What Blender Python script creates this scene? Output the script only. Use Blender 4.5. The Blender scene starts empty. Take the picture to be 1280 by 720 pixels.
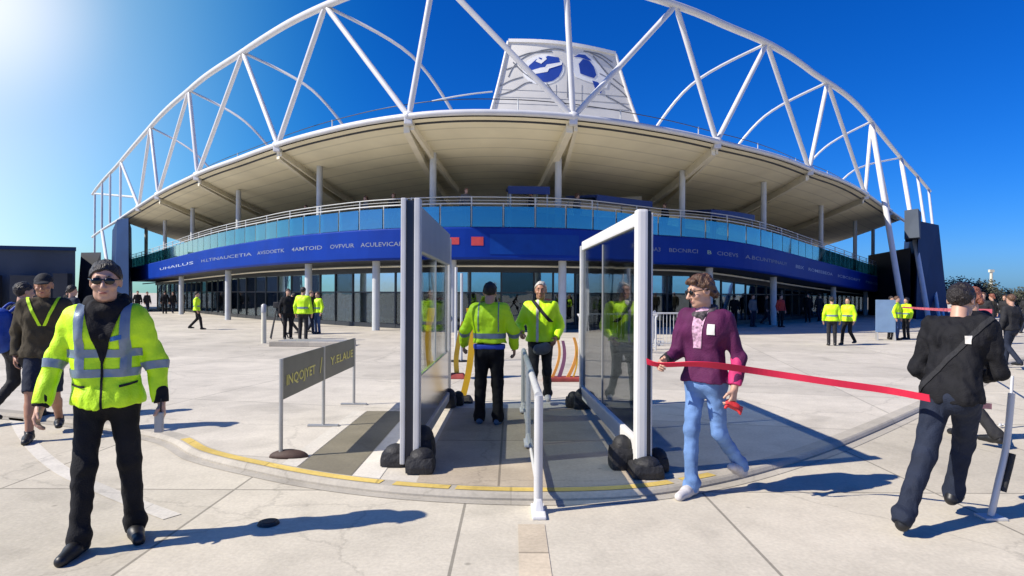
import bpy, bmesh, math, random
import numpy as np
from mathutils import Vector, Matrix
random.seed(7); rng = np.random.default_rng(7)
SC = bpy.context.scene
COL = SC.collection
R = math.radians
F, CX, CY, EYE, LOW = 768.0, 640.0, 368.0, 1.55, -0.05
ROLL = 0.005

# ------------------------------------------------------------------ surveying helper: photo coordinates -> plan
def G(px, py, z=0.0):
    """point of height z on the ground that the photograph shows at (px, py)"""
    yh = CY + (px - CX) * ROLL
    Y = F * (EYE - z) / (py - yh)
    return Vector(((px - CX) / F * Y, Y, z))

# ------------------------------------------------------------------ materials
MATS = {}
def mat(name, col, rough=0.6, metal=0.0, var=0.12, scale=6.0, bump=0.0, bscale=40.0, spec=0.5, coat=0.0, detail=4.0, wrinkle=0.0, strand=False):
    m = bpy.data.materials.new(name); m.use_nodes = True
    nt = m.node_tree; N = nt.nodes; L = nt.links
    p = N['Principled BSDF']
    p.inputs['Roughness'].default_value = rough; p.inputs['Metallic'].default_value = metal
    p.inputs['Specular IOR Level'].default_value = spec
    p.inputs['Coat Weight'].default_value = coat
    tc = N.new('ShaderNodeTexCoord')
    nz = N.new('ShaderNodeTexNoise'); nz.inputs['Scale'].default_value = scale; nz.inputs['Detail'].default_value = detail
    L.new(tc.outputs['Object'], nz.inputs['Vector'])
    mx = N.new('ShaderNodeMix'); mx.data_type = 'RGBA'
    c = Vector(col[:3])
    mx.inputs[6].default_value = (*(c * (1 - var)), 1); mx.inputs[7].default_value = (*[min(1, v) for v in c * (1 + var)], 1)
    rmp = N.new('ShaderNodeMapRange'); rmp.inputs[1].default_value = 0.3; rmp.inputs[2].default_value = 0.7
    L.new(nz.outputs['Fac'], rmp.inputs[0]); L.new(rmp.outputs[0], mx.inputs[0]); L.new(mx.outputs[2], p.inputs['Base Color'])
    if bump:
        nb = N.new('ShaderNodeTexNoise'); nb.inputs['Scale'].default_value = bscale; nb.inputs['Detail'].default_value = 5
        L.new(tc.outputs['Object'], nb.inputs['Vector'])
        b = N.new('ShaderNodeBump'); b.inputs['Strength'].default_value = bump; b.inputs['Distance'].default_value = 0.02
        L.new(nb.outputs['Fac'], b.inputs['Height']); L.new(b.outputs[0], p.inputs['Normal'])
        if wrinkle:      # creases of worn cloth
            nw = N.new('ShaderNodeTexNoise'); nw.inputs['Scale'].default_value = 6.5; nw.inputs['Detail'].default_value = 1.5; nw.inputs['Distortion'].default_value = 1.1
            wm = N.new('ShaderNodeMapping'); wm.inputs['Scale'].default_value = (1, 1, .6); wm.inputs['Rotation'].default_value = (.5, .4, 0)
            L.new(tc.outputs['Object'], wm.inputs['Vector']); L.new(wm.outputs[0], nw.inputs['Vector'])
            bw = N.new('ShaderNodeBump'); bw.inputs['Strength'].default_value = wrinkle; bw.inputs['Distance'].default_value = .05
            L.new(nw.outputs['Fac'], bw.inputs['Height']); L.new(b.outputs[0], bw.inputs['Normal']); L.new(bw.outputs[0], p.inputs['Normal'])
        if strand:
            hm = N.new('ShaderNodeMapping'); hm.inputs['Scale'].default_value = (1, .22, .35); hm.inputs['Rotation'].default_value = (.3, 0, .2)
            L.new(tc.outputs['Object'], hm.inputs['Vector']); L.new(hm.outputs[0], nb.inputs['Vector']); L.new(hm.outputs[0], nz.inputs['Vector'])
    MATS[name] = m
    return m

def glass_mat(name, tint, refl, rough=0.02, gcol=(1, 1, 1)):
    m = bpy.data.materials.new(name); m.use_nodes = True
    nt = m.node_tree; N = nt.nodes; L = nt.links
    N.remove(N['Principled BSDF'])
    out = N['Material Output']
    tr = N.new('ShaderNodeBsdfTransparent'); tr.inputs[0].default_value = (*tint, 1)
    gl = N.new('ShaderNodeBsdfGlossy'); gl.inputs['Roughness'].default_value = rough; gl.inputs['Color'].default_value = (*gcol, 1)
    lw = N.new('ShaderNodeLayerWeight'); lw.inputs['Blend'].default_value = 0.25
    mr = N.new('ShaderNodeMapRange'); mr.inputs[3].default_value = refl; mr.inputs[4].default_value = min(1, refl + 0.55)
    L.new(lw.outputs['Fresnel'], mr.inputs[0])
    # faint ripple of the float glass
    tc = N.new('ShaderNodeTexCoord'); nz = N.new('ShaderNodeTexNoise'); nz.inputs['Scale'].default_value = 1.3
    L.new(tc.outputs['Object'], nz.inputs['Vector'])
    bp = N.new('ShaderNodeBump'); bp.inputs['Strength'].default_value = 0.06; bp.inputs['Distance'].default_value = 0.05
    L.new(nz.outputs['Fac'], bp.inputs['Height']); L.new(bp.outputs[0], gl.inputs['Normal'])
    mx = N.new('ShaderNodeMixShader'); L.new(mr.outputs[0], mx.inputs[0]); L.new(tr.outputs[0], mx.inputs[1]); L.new(gl.outputs[0], mx.inputs[2])
    L.new(mx.outputs[0], out.inputs['Surface'])
    MATS[name] = m
    return m

def paving(name, col, bw, bh, joint=0.012, rot=0.0, var=0.10, warm=(1, 1, 1), jdark=0.55, offs=(0, 0)):
    """concrete flags: joints, flag to flag tone, stains, grain"""
    m = bpy.data.materials.new(name); m.use_nodes = True
    nt = m.node_tree; N = nt.nodes; L = nt.links; p = N['Principled BSDF']
    p.inputs['Roughness'].default_value = 0.85; p.inputs['Specular IOR Level'].default_value = 0.25
    tc = N.new('ShaderNodeTexCoord'); mp = N.new('ShaderNodeMapping'); mp.inputs['Rotation'].default_value = (0, 0, rot)
    mp.inputs['Location'].default_value = (offs[0], offs[1], 0)
    L.new(tc.outputs['Object'], mp.inputs['Vector'])
    br = N.new('ShaderNodeTexBrick'); br.inputs['Scale'].default_value = 1.0
    br.inputs['Brick Width'].default_value = bw; br.inputs['Row Height'].default_value = bh
    br.inputs['Mortar Size'].default_value = joint; br.inputs['Mortar Smooth'].default_value = 0.3; br.offset = 0.0
    c = Vector(col)
    br.inputs['Color1'].default_value = (*(c * 1.06), 1); br.inputs['Color2'].default_value = (*(c * 0.90), 1)
    br.inputs['Mortar'].default_value = (*(c * jdark), 1)
    L.new(mp.outputs[0], br.inputs['Vector'])
    n1 = N.new('ShaderNodeTexNoise'); n1.inputs['Scale'].default_value = 0.55; n1.inputs['Detail'].default_value = 8; n1.inputs['Roughness'].default_value = 0.65
    n2 = N.new('ShaderNodeTexNoise'); n2.inputs['Scale'].default_value = 38; n2.inputs['Detail'].default_value = 6
    n3 = N.new('ShaderNodeTexVoronoi'); n3.inputs['Scale'].default_value = 1.7
    n4 = N.new('ShaderNodeTexNoise'); n4.inputs['Scale'].default_value = 3.1; n4.inputs['Detail'].default_value = 7; n4.inputs['Roughness'].default_value = 0.7
    for n in (n1, n2, n3, n4): L.new(tc.outputs['Object'], n.inputs['Vector'])
    def mul(a, fac_out, lo, hi, f0=0.3, f1=0.7):
        r = N.new('ShaderNodeMapRange'); r.inputs[1].default_value = f0; r.inputs[2].default_value = f1
        r.inputs[3].default_value = lo; r.inputs[4].default_value = hi
        L.new(fac_out, r.inputs[0])
        x = N.new('ShaderNodeVectorMath'); x.operation = 'SCALE'
        L.new(a, x.inputs[0]); L.new(r.outputs[0], x.inputs['Scale']); return x.outputs[0]
    o = mul(br.outputs['Color'], n1.outputs['Fac'], 1 - var * 1.4, 1 + var * 0.7)
    o = mul(o, n2.outputs['Fac'], 0.9, 1.06)
    o = mul(o, n4.outputs['Fac'], 0.93, 1.04, 0.35, 0.6)
    o = mul(o, n3.outputs['Distance'], 0.62, 1.0, 0.012, 0.045)      # gum and oil spots
    n5 = N.new('ShaderNodeTexVoronoi'); n5.feature = 'DISTANCE_TO_EDGE'; n5.inputs['Scale'].default_value = .33      # a few hairline cracks
    wv = N.new('ShaderNodeVectorMath'); wv.operation = 'ADD'; L.new(tc.outputs['Object'], wv.inputs[0])
    w2 = N.new('ShaderNodeVectorMath'); w2.operation = 'SCALE'; w2.inputs['Scale'].default_value = .35; L.new(n4.outputs['Color'], w2.inputs[0]); L.new(w2.outputs[0], wv.inputs[1]); L.new(wv.outputs[0], n5.inputs['Vector'])
    o = mul(o, n5.outputs['Distance'], .80, 1.0, .0, .006)
    n6 = N.new('ShaderNodeTexNoise'); n6.inputs['Scale'].default_value = 1.1; n6.inputs['Detail'].default_value = 5; n6.inputs['Distortion'].default_value = .8; L.new(tc.outputs['Object'], n6.inputs['Vector'])
    o = mul(o, n6.outputs['Fac'], .86, 1.0, .32, .44)      # dried spills
    L.new(o, p.inputs['Base Color'])
    b = N.new('ShaderNodeBump'); b.inputs['Strength'].default_value = 0.25; b.inputs['Distance'].default_value = 0.006
    L.new(n2.outputs['Fac'], b.inputs['Height']); L.new(b.outputs[0], p.inputs['Normal'])
    MATS[name] = m
    return m

# ------------------------------------------------------------------ mesh builder
class MB:
    def __init__(s): s.v = []; s.f = []; s.sm = []
    def add(s, vs, fs, smooth=False):
        o = len(s.v); s.v += [tuple(v) for v in vs]
        s.f += [tuple(i + o for i in f) for f in fs]; s.sm += [smooth] * len(fs); return s
    def box(s, c, size, rz=0.0, M=None, bev=0.0, taper=1.0):
        hx, hy, hz = size[0] / 2, size[1] / 2, size[2] / 2
        if bev <= 0:
            vs = [Vector((x * hx * (taper if z > 0 else 1), y * hy * (taper if z > 0 else 1), z * hz)) for z in (-1, 1) for x, y in ((-1, -1), (1, -1), (1, 1), (-1, 1))]
            fs = [(3, 2, 1, 0), (4, 5, 6, 7), (0, 1, 5, 4), (1, 2, 6, 5), (2, 3, 7, 6), (3, 0, 4, 7)]
        else:
            bm = bmesh.new(); bmesh.ops.create_cube(bm, size=1.0)
            for v in bm.verts:
                k = taper if v.co.z > 0 else 1
                v.co = Vector((v.co.x * size[0] * k, v.co.y * size[1] * k, v.co.z * size[2]))
            bmesh.ops.bevel(bm, geom=bm.edges[:], offset=bev, segments=2, affect='EDGES', profile=0.7)
            bm.verts.index_update()
            vs = [v.co.copy() for v in bm.verts]; fs = [tuple(v.index for v in f.verts) for f in bm.faces]; bm.free()
        Rm = M if M is not None else Matrix.Rotation(rz, 3, 'Z')
        return s.add([Rm @ v + Vector(c) for v in vs], fs)
    def tube(s, pts, rad, seg=10, caps=True):
        pts = [Vector(p) for p in pts]; n = len(pts)
        rad = [rad] * n if isinstance(rad, (int, float)) else rad
        vs, fs = [], []; up = None
        for i, p in enumerate(pts):
            t = (pts[min(i + 1, n - 1)] - pts[max(i - 1, 0)]).normalized()
            if up is None:
                up = Vector((0, 0, 1)) if abs(t.z) < 0.9 else Vector((1, 0, 0))
            a = (up - t * up.dot(t)).normalized(); b = t.cross(a); up = a
            for k in range(seg):
                w = 2 * math.pi * k / seg
                vs.append(p + (a * math.cos(w) + b * math.sin(w)) * rad[i])
        for i in range(n - 1):
            for k in range(seg):
                k2 = (k + 1) % seg
                fs.append((i * seg + k, i * seg + k2, (i + 1) * seg + k2, (i + 1) * seg + k))
        s.add(vs, fs, True)
        if caps:
            s.add([vs[k] for k in range(seg)], [tuple(reversed(range(seg)))])
            s.add([vs[(n - 1) * seg + k] for k in range(seg)], [tuple(range(seg))])
        return s
    def strip(s, A, B, smooth=False):
        """quads between two equally long rows of points"""
        n = len(A); return s.add(list(A) + list(B), [(i, i + 1, n + i + 1, n + i) for i in range(n - 1)], smooth)
    def sweep(s, rows, closed=True, smooth=False, caps=True):
        """rows: list of cross sections (each a list of points) along a path"""
        n = len(rows[0]); vs = [p for r in rows for p in r]; fs = []
        for i in range(len(rows) - 1):
            for k in range(n if closed else n - 1):
                k2 = (k + 1) % n; fs.append((i * n + k, i * n + k2, (i + 1) * n + k2, (i + 1) * n + k))
        if caps and closed:
            fs.append(tuple(reversed(range(n)))); fs.append(tuple((len(rows) - 1) * n + k for k in range(n)))
        return s.add(vs, fs, smooth)
    def prism(s, poly, z0, z1, top=None):
        n = len(poly); top = top or poly
        vs = [(p[0], p[1], z0) for p in poly] + [(p[0], p[1], z1) for p in top]
        return s.add(vs, [tuple(reversed(range(n))), tuple(range(n, 2 * n))] + [(i, (i + 1) % n, n + (i + 1) % n, n + i) for i in range(n)])
    def ellipsoid(s, c, r, seg=16, rings=10, M=None, zmin=-1.0):
        vs, fs = [], []
        for i in range(rings + 1):
            th = math.pi * i / rings
            for k in range(seg):
                ph = 2 * math.pi * k / seg
                v = Vector((r[0] * math.sin(th) * math.cos(ph), r[1] * math.sin(th) * math.sin(ph), r[2] * max(zmin, math.cos(th))))
                vs.append((M @ v if M is not None else v) + Vector(c))
        for i in range(rings):
            for k in range(seg):
                k2 = (k + 1) % seg; fs.append((i * seg + k, (i + 1) * seg + k, (i + 1) * seg + k2, i * seg + k2))
        return s.add(vs, fs, True)
    def mesh(s, name):
        me = bpy.data.meshes.new(name); me.from_pydata(s.v, [], s.f); me.validate()
        if len(me.polygons) == len(s.sm): me.polygons.foreach_set('use_smooth', s.sm)
        bm = bmesh.new(); bm.from_mesh(me); bmesh.ops.recalc_face_normals(bm, faces=bm.faces[:]); bm.to_mesh(me); bm.free()
        return me
    def obj(s, name, m, parent=None): return link(name, s.mesh(name), m, parent)

def link(name, me, m, parent=None):
    o = bpy.data.objects.new(name, me); COL.objects.link(o)
    if m is not None:
        me.materials.clear(); me.materials.append(MATS[m] if isinstance(m, str) else m)
    if parent is not None: o.parent = parent
    return o
def tag(o, label=None, cat=None, group=None, kind=None):
    if label: o['label'] = label
    if cat: o['category'] = cat
    if group: o['group'] = group
    if kind: o['kind'] = kind
    return o
def thing(name, label, cat, loc=(0, 0, 0), rz=0.0, group=None):
    o = bpy.data.objects.new(name, None); COL.objects.link(o); o.empty_display_size = 0.2
    o.location = loc; o.rotation_euler = (0, 0, rz); return tag(o, label, cat, group)
def struct(name, mb, m): return tag(mb.obj(name, m), kind='structure')
KIDS = {}
def dup(root, loc, rz, label=None, group=None, scale=None):
    r = root.copy(); COL.objects.link(r); r.location = loc; r.rotation_euler = (0, 0, rz)
    if scale: r.scale = (scale,) * 3
    if label: r['label'] = label
    if group: r['group'] = group
    for ch in list(root.children):
        c = ch.copy(); COL.objects.link(c); c.parent = r
        for g in list(ch.children):
            d = g.copy(); COL.objects.link(d); d.parent = c
    return r
FONT = bpy.data.curves.new('lettering_font', 'FONT')
def text_mesh(txt, bold=0.0):
    """lettering as a flat mesh, 1 unit high capitals, origin at its left base; returns verts, faces, width"""
    cu = bpy.data.curves.new('lettering', 'FONT'); cu.body = txt; cu.size = 1.4; cu.resolution_u = 2; cu.offset = bold
    o = bpy.data.objects.new('lettering', cu); COL.objects.link(o)
    dg = bpy.context.evaluated_depsgraph_get(); me = bpy.data.meshes.new_from_object(o.evaluated_get(dg))
    vs = [v.co.copy() for v in me.vertices]; fs = [tuple(p.vertices) for p in me.polygons]
    bpy.data.objects.remove(o); bpy.data.curves.remove(cu); bpy.data.meshes.remove(me)
    if not vs: return [], [], 1
    x0 = min(v.x for v in vs); x1 = max(v.x for v in vs)
    return [Vector((v.x - x0, v.y, 0)) for v in vs], fs, x1 - x0
def curve1(xs, ys):
    """smooth interpolation through control values"""
    xs = np.array(xs, float); ys = np.array(ys, float)
    d = np.diff(ys) / np.diff(xs); t = np.zeros(len(xs)); t[0], t[-1] = d[0], d[-1]
    for i in range(1, len(xs) - 1):
        w0, w1 = xs[i + 1] - xs[i], xs[i] - xs[i - 1]; t[i] = (d[i - 1] * w0 + d[i] * w1) / (w0 + w1)
    def f(x):
        i = int(min(max(np.searchsorted(xs, x) - 1, 0), len(xs) - 2)); h = xs[i + 1] - xs[i]; u = (x - xs[i]) / h
        u = min(max(u, -0.5), 1.5)
        return float(ys[i] * (2*u**3 - 3*u*u + 1) + h * t[i] * (u**3 - 2*u*u + u) + ys[i + 1] * (-2*u**3 + 3*u*u) + h * t[i + 1] * (u**3 - u*u))
    return f
# ------------------------------------------------------------------ figures: a smooth surface grown over a posed skeleton
def V3(*a): return np.array(a, float)
class Body:
    def __init__(s, lo, hi, h):
        s.h = h; s.lo = np.array(lo, float); s.n = np.ceil((np.array(hi) - s.lo) / h).astype(int) + 1
        s.D = np.full(s.n, 0.3, np.float32)
    def block(s, lo, hi, m):
        a = np.maximum(np.floor((np.minimum(lo, hi) - m - s.lo) / s.h).astype(int), 0)
        b = np.minimum(np.ceil((np.maximum(lo, hi) + m - s.lo) / s.h).astype(int) + 1, s.n)
        if np.any(b <= a): return None
        ax = [s.lo[i] + s.h * np.arange(a[i], b[i]) for i in range(3)]
        X, Y, Z = np.meshgrid(*ax, indexing='ij', sparse=True)
        return (slice(a[0], b[0]), slice(a[1], b[1]), slice(a[2], b[2])), X, Y, Z
    def _join(s, sl, d, k, mode):
        A = s.D[sl]
        if mode == 'sub': A2, d2 = -A, d
        else: A2, d2 = A, d
        if k > 0:
            hh = np.maximum(k - np.abs(A2 - d2), 0) / k
            r = np.minimum(A2, d2) - hh * hh * k * 0.25
        else: r = np.minimum(A2, d2)
        s.D[sl] = -r if mode == 'sub' else r
    def rc(s, a, b, ra, rb=None, k=0.03, mode='add', clip=None, sq=None):
        """tapered capsule; clip = (point, normal) keeps the side the normal points away from; sq=(axis, f) flattens along a direction"""
        rb = ra if rb is None else rb
        a, b = np.array(a, float), np.array(b, float); r = max(ra, rb)
        g = s.block(np.minimum(a, b) - r, np.maximum(a, b) + r, k + 2 * s.h)
        if g is None: return s
        sl, X, Y, Z = g
        ba = b - a; L2 = max(ba @ ba, 1e-9)
        px, py, pz = X - a[0], Y - a[1], Z - a[2]
        t = np.clip((px * ba[0] + py * ba[1] + pz * ba[2]) / L2, 0, 1)
        qx, qy, qz = px - t * ba[0], py - t * ba[1], pz - t * ba[2]
        if sq is not None:
            ax, f = np.array(sq[0], float), sq[1]; w = qx * ax[0] + qy * ax[1] + qz * ax[2]; e = 1 / f - 1
            qx, qy, qz = qx + w * e * ax[0], qy + w * e * ax[1], qz + w * e * ax[2]
        d = np.sqrt(qx * qx + qy * qy + qz * qz) - (ra + t * (rb - ra))
        if clip is not None:
            p, n = np.array(clip[0], float), np.array(clip[1], float)
            d = np.maximum(d, (X - p[0]) * n[0] + (Y - p[1]) * n[1] + (Z - p[2]) * n[2])
        s._join(sl, d.astype(np.float32), k, mode); return s
    def el(s, c, r, k=0.03, mode='add', M=None):
        c, r = np.array(c, float), np.array(r, float); m = r.max()
        g = s.block(c - m, c + m, k + 2 * s.h)
        if g is None: return s
        sl, X, Y, Z = g
        x, y, z = X - c[0], Y - c[1], Z - c[2]
        if M is not None:
            x, y, z = (M[0, 0] * x + M[1, 0] * y + M[2, 0] * z, M[0, 1] * x + M[1, 1] * y + M[2, 1] * z, M[0, 2] * x + M[1, 2] * y + M[2, 2] * z)
        q = np.sqrt((x / r[0]) ** 2 + (y / r[1]) ** 2 + (z / r[2]) ** 2)
        q2 = np.sqrt((x / r[0] ** 2) ** 2 + (y / r[1] ** 2) ** 2 + (z / r[2] ** 2) ** 2)
        d = q * (q - 1) / np.maximum(q2, 1e-6)
        s._join(sl, d.astype(np.float32), k, mode); return s
    def cut(s, p, n):
        ax = [s.lo[i] + s.h * np.arange(s.n[i]) for i in range(3)]
        X, Y, Z = np.meshgrid(*ax, indexing='ij', sparse=True)
        np.maximum(s.D, ((X - p[0]) * n[0] + (Y - p[1]) * n[1] + (Z - p[2]) * n[2]).astype(np.float32), out=s.D); return s
    def folds(s, amp, freq, seed=0, zs=1.0, lo=None):
        r = np.random.default_rng(seed)
        ix = np.nonzero(np.abs(s.D) < 0.05)
        P = np.stack([s.lo[i] + s.h * ix[i] for i in range(3)], 1); n = np.zeros(len(P))
        for j in range(9):
            w = r.normal(size=3); w[2] *= zs; w /= np.linalg.norm(w); f = freq * r.uniform(0.6, 1.7)
            n += np.sin(P @ w * f + r.uniform(0, 6.3) + 1.3 * np.sin(P @ r.normal(size=3) * freq * 0.35))
        s.D[ix] += (amp * n / 3).astype(np.float32); return s
    def mesh(s, name, scale=1.0):
        D = s.D; D = np.pad(D, 1, constant_values=0.3); lo = s.lo - s.h
        neg = D < 0; nx, ny, nz = D.shape
        cnt = np.zeros((nx - 1, ny - 1, nz - 1), np.int8)
        corners = [(i, j, k) for i in (0, 1) for j in (0, 1) for k in (0, 1)]
        for i, j, k in corners: cnt += neg[i:nx - 1 + i, j:ny - 1 + j, k:nz - 1 + k]
        act = np.nonzero((cnt > 0) & (cnt < 8)); na = len(act[0])
        idx = np.full(cnt.shape, -1, np.int32); idx[act] = np.arange(na)
        val = {c: D[act[0] + c[0], act[1] + c[1], act[2] + c[2]] for c in corners}
        P = np.zeros((na, 3)); W = np.zeros(na)
        for c in corners:
            for ax in range(3):
                if c[ax] == 1: continue
                e = list(c); e[ax] = 1; e = tuple(e); a, b = val[c], val[e]
                x = (a < 0) != (b < 0); t = np.where(x, a / np.where(x, a - b, 1), 0)
                q = np.array(c, float)[None, :].repeat(na, 0); q[:, ax] += t
                P += q * x[:, None]; W += x
        P = P / W[:, None] + np.stack(act, 1); P = (lo + P * s.h) * scale
        quads = []
        for ax in range(3):
            u, v = [(1, 2), (2, 0), (0, 1)][ax]
            sl0 = [slice(None)] * 3; sl1 = [slice(None)] * 3; sl0[ax] = slice(0, -1); sl1[ax] = slice(1, None)
            a, b = neg[tuple(sl0)], neg[tuple(sl1)]; e = np.nonzero(a != b); e = np.stack(e, 1)
            ok = (e[:, u] > 0) & (e[:, v] > 0) & (e[:, u] < D.shape[u] - 1) & (e[:, v] < D.shape[v] - 1); e = e[ok]
            inside = a[tuple(e.T)]
            def at(du, dv):
                q = e.copy(); q[:, u] += du; q[:, v] += dv; return idx[tuple(q.T)]
            Q = np.stack([at(-1, -1), at(0, -1), at(0, 0), at(-1, 0)], 1)
            Q[~inside] = Q[~inside][:, ::-1]; quads.append(Q)
        Q = np.concatenate(quads); Q = Q[(Q >= 0).all(1)]
        me = bpy.data.meshes.new(name); nf = len(Q)
        me.vertices.add(na); me.vertices.foreach_set('co', P.astype(np.float32).ravel())
        me.loops.add(nf * 4); me.loops.foreach_set('vertex_index', Q.astype(np.int32).ravel())
        me.polygons.add(nf); me.polygons.foreach_set('loop_start', np.arange(0, nf * 4, 4, dtype=np.int32))
        me.polygons.foreach_set('use_smooth', np.ones(nf, bool)); me.update(calc_edges=True)
        return me

def patch(me, planes, off, name):
    """the part of a garment on the inner side of all planes (point, normal pointing in), lifted off along its normals"""
    bm = bmesh.new(); bm.from_mesh(me)
    for p, n in planes:
        p, n = Vector(p), Vector(n).normalized()
        bmesh.ops.bisect_plane(bm, geom=bm.verts[:] + bm.edges[:] + bm.faces[:], plane_co=p, plane_no=n, clear_inner=True, clear_outer=False, dist=1e-5)
    bm.normal_update()
    nm = {v: v.normal.copy() for v in bm.verts}
    for v in bm.verts: v.co += nm[v] * off
    out = bpy.data.meshes.new(name); bm.to_mesh(out); bm.free()
    return out

UNIT = 1.75
def joints(p):
    J = dict(pel=V3(0, 0, .93), chest=V3(0, 0, 1.30), neck=V3(0, .012, 1.46), head=V3(0, -.012, 1.632), yaw=0.0, nod=0.0, tilt=0.0, shw=.172)
    for s, c in ((-1, 'r'), (1, 'l')):
        J['el' + c] = V3(s * .255, .03, 1.13); J['wr' + c] = V3(s * .27, -.05, .885); J['kn' + c] = V3(s * .1, -.025, .5); J['an' + c] = V3(s * .1, .02, .085)
        J['toe' + c] = V3(s * .12, -.17, .03); J['curl' + c] = 0.5
    for k, v in p.items(): J[k] = V3(*v) if isinstance(v, (tuple, list)) else v
    up = J['chest'] - J['pel']; up /= np.linalg.norm(up)
    side = V3(1, 0, 0); sy = p.get('shyaw', 0.0); side = V3(math.cos(sy), math.sin(sy), p.get('shtilt', 0.0))
    for s, c in ((-1, 'r'), (1, 'l')):
        J['sh' + c] = J['chest'] + up * .105 + side * s * J['shw']
        J['hip' + c] = J['pel'] + V3(s * .085, 0, -.02)
    J['side'] = side; J['up'] = up
    Rz = np.array(Matrix.Rotation(J['yaw'], 3, 'Z')); Rx = np.array(Matrix.Rotation(J['nod'], 3, 'X')); Ry = np.array(Matrix.Rotation(J['tilt'], 3, 'Y'))
    J['HM'] = Rz @ Rx @ Ry
    return J
def bounds(J, pad=.16):
    P = np.array([v for k, v in J.items() if isinstance(v, np.ndarray) and v.shape == (3,) and k not in ('side', 'up')])
    lo, hi = P.min(0) - pad, P.max(0) + pad; lo[2] = -.02; hi[2] = J['head'][2] + .17
    return lo, hi
def hand(B, J, c, fine):
    s = -1 if c == 'r' else 1
    w, e = J['wr' + c], J['el' + c]; d = w - e; d /= np.linalg.norm(d)
    pn = J.get('palm' + c); pn = V3(-s, 0, 0) if pn is None else pn
    pn = pn - d * (pn @ d); pn /= np.linalg.norm(pn)
    l = np.cross(d, pn); f = J.get('thumb' + c); f = V3(0, -1, 0) if f is None else f
    if l @ f < 0: l = -l
    if not fine:
        B.rc(w, w + d * .13 + pn * .03, .036, .026, k=.02); B.rc(w + d * .03, w + d * .09 + l * .045 + pn * .01, .016, .012, k=.01); return
    for q in (-.026, -.009, .009, .026): B.rc(w + d * .01 + l * q * .6, w + d * .085 + l * q, .017, .0145, k=.012)
    cu = J['curl' + c]
    for q, ln in ((-.031, .060), (-.0105, .074), (.0105, .080), (.031, .070)):
        p = w + d * .088 + l * q; a = 0.0; r = .0098
        for seg, fr in enumerate((.45, .32, .23)):
            a += cu * (0.8, 1.0, .7)[seg]; dd = d * math.cos(a) + pn * math.sin(a) + l * q * 1.2
            p2 = p + dd * ln * fr; B.rc(p, p2, r, r * .93, k=.004); p = p2; r *= .92
    p = w + d * .028 + l * .026; dd = d * .62 + l * .68 + pn * .35; dd /= np.linalg.norm(dd)
    p2 = p + dd * .048; B.rc(p, p2, .0145, .011, k=.012)
    dd = d * .85 + l * .25 + pn * .5; dd /= np.linalg.norm(dd); B.rc(p2, p2 + dd * .036, .0108, .009, k=.006)
def head_fn(J):
    HM, hc = J['HM'], J['head']
    return (lambda x, y, z: HM @ V3(x, y, z) + hc)
def body_mesh(J, h, fine=True, female=False, S=1.0, bare=False):
    lo, hi = bounds(J); B = Body(lo, hi, h); H = head_fn(J); HM = J['HM']
    # trunk and limbs (most of it under the clothes)
    sd = J['side']
    B.rc(J['pel'] - sd * .07, J['pel'] + sd * .07, .075, k=.04); B.rc(J['pel'], J['chest'], .075, .08, k=.04)
    B.rc(J['chest'] - sd * .07, J['chest'] + sd * .07, .08, k=.04)
    B.rc(J['shr'], J['shl'], .042, k=.04)
    for c in 'rl':
        B.rc(J['sh' + c], J['el' + c], .048, .038, k=.03); B.rc(J['el' + c], J['wr' + c], .04, .027, k=.02)
        if bare:
            B.rc(J['hip' + c], J['kn' + c], .07, .05, k=.04); B.rc(J['kn' + c], J['an' + c], .052, .036, k=.03)
            B.rc(J['kn' + c] * .62 + J['an' + c] * .38 + V3(0, .016, 0), J['kn' + c] * .45 + J['an' + c] * .55, .05, .04, k=.03)
        else:
            B.rc(J['hip' + c], J['kn' + c], .05, .034, k=.03); B.rc(J['kn' + c], J['an' + c], .034, .03, k=.01)
        hand(B, J, c, fine)
    # neck and head
    n0 = J['neck'] - J['up'] * .04
    B.rc(n0, H(0, .02, -.08), .058 if not female else .05, .053 if not female else .046, k=.03)
    B.el(H(0, .014, .03), (.075, .097, .09), k=.02, M=HM); B.el(H(0, -.028, -.035), (.058, .066, .082), k=.03, M=HM)
    B.rc(H(-.022, -.028, -.082), H(.022, -.028, -.082), .034, k=.03)
    B.el(H(0, -.07, -.102), (.022, .018, .016), k=.025, M=HM)
    if h <= .012:
        B.rc(H(-.034, -.078, .028), H(.034, -.078, .028), .013, k=.018)
        for s in (-1, 1):
            B.el(H(s * .032, -.099, .006), (.02, .014, .012), k=.012, mode='sub', M=HM)
            B.el(H(s * .044, -.066, -.03), (.022, .02, .018), k=.02, M=HM)
            B.el(H(s * .031, -.079, .005), (.0125, .0125, .0105), k=.003, M=HM)
            B.el(H(s * .077, .012, -.004), (.012, .026, .034), k=.008, M=HM); B.el(H(s * .086, .008, -.004), (.007, .014, .02), k=.006, mode='sub', M=HM)
            B.el(H(s * .011, -.103, -.037), (.009, .009, .008), k=.008, M=HM)
        B.rc(H(0, -.09, .014), H(0, -.118, -.032), .0085, .0135, k=.010)
        B.rc(H(-.018, -.087, -.061), H(.018, -.087, -.061), .0085, k=.008); B.rc(H(-.014, -.085, -.073), H(.014, -.085, -.073), .0095, k=.008)
        B.rc(H(-.022, -.098, -.0665), H(.022, -.098, -.0665), .003, k=.004, mode='sub')
    else:
        B.rc(H(0, -.085, .01), H(0, -.108, -.03), .01, .014, k=.012)
    return B.mesh('body', S)
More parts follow.
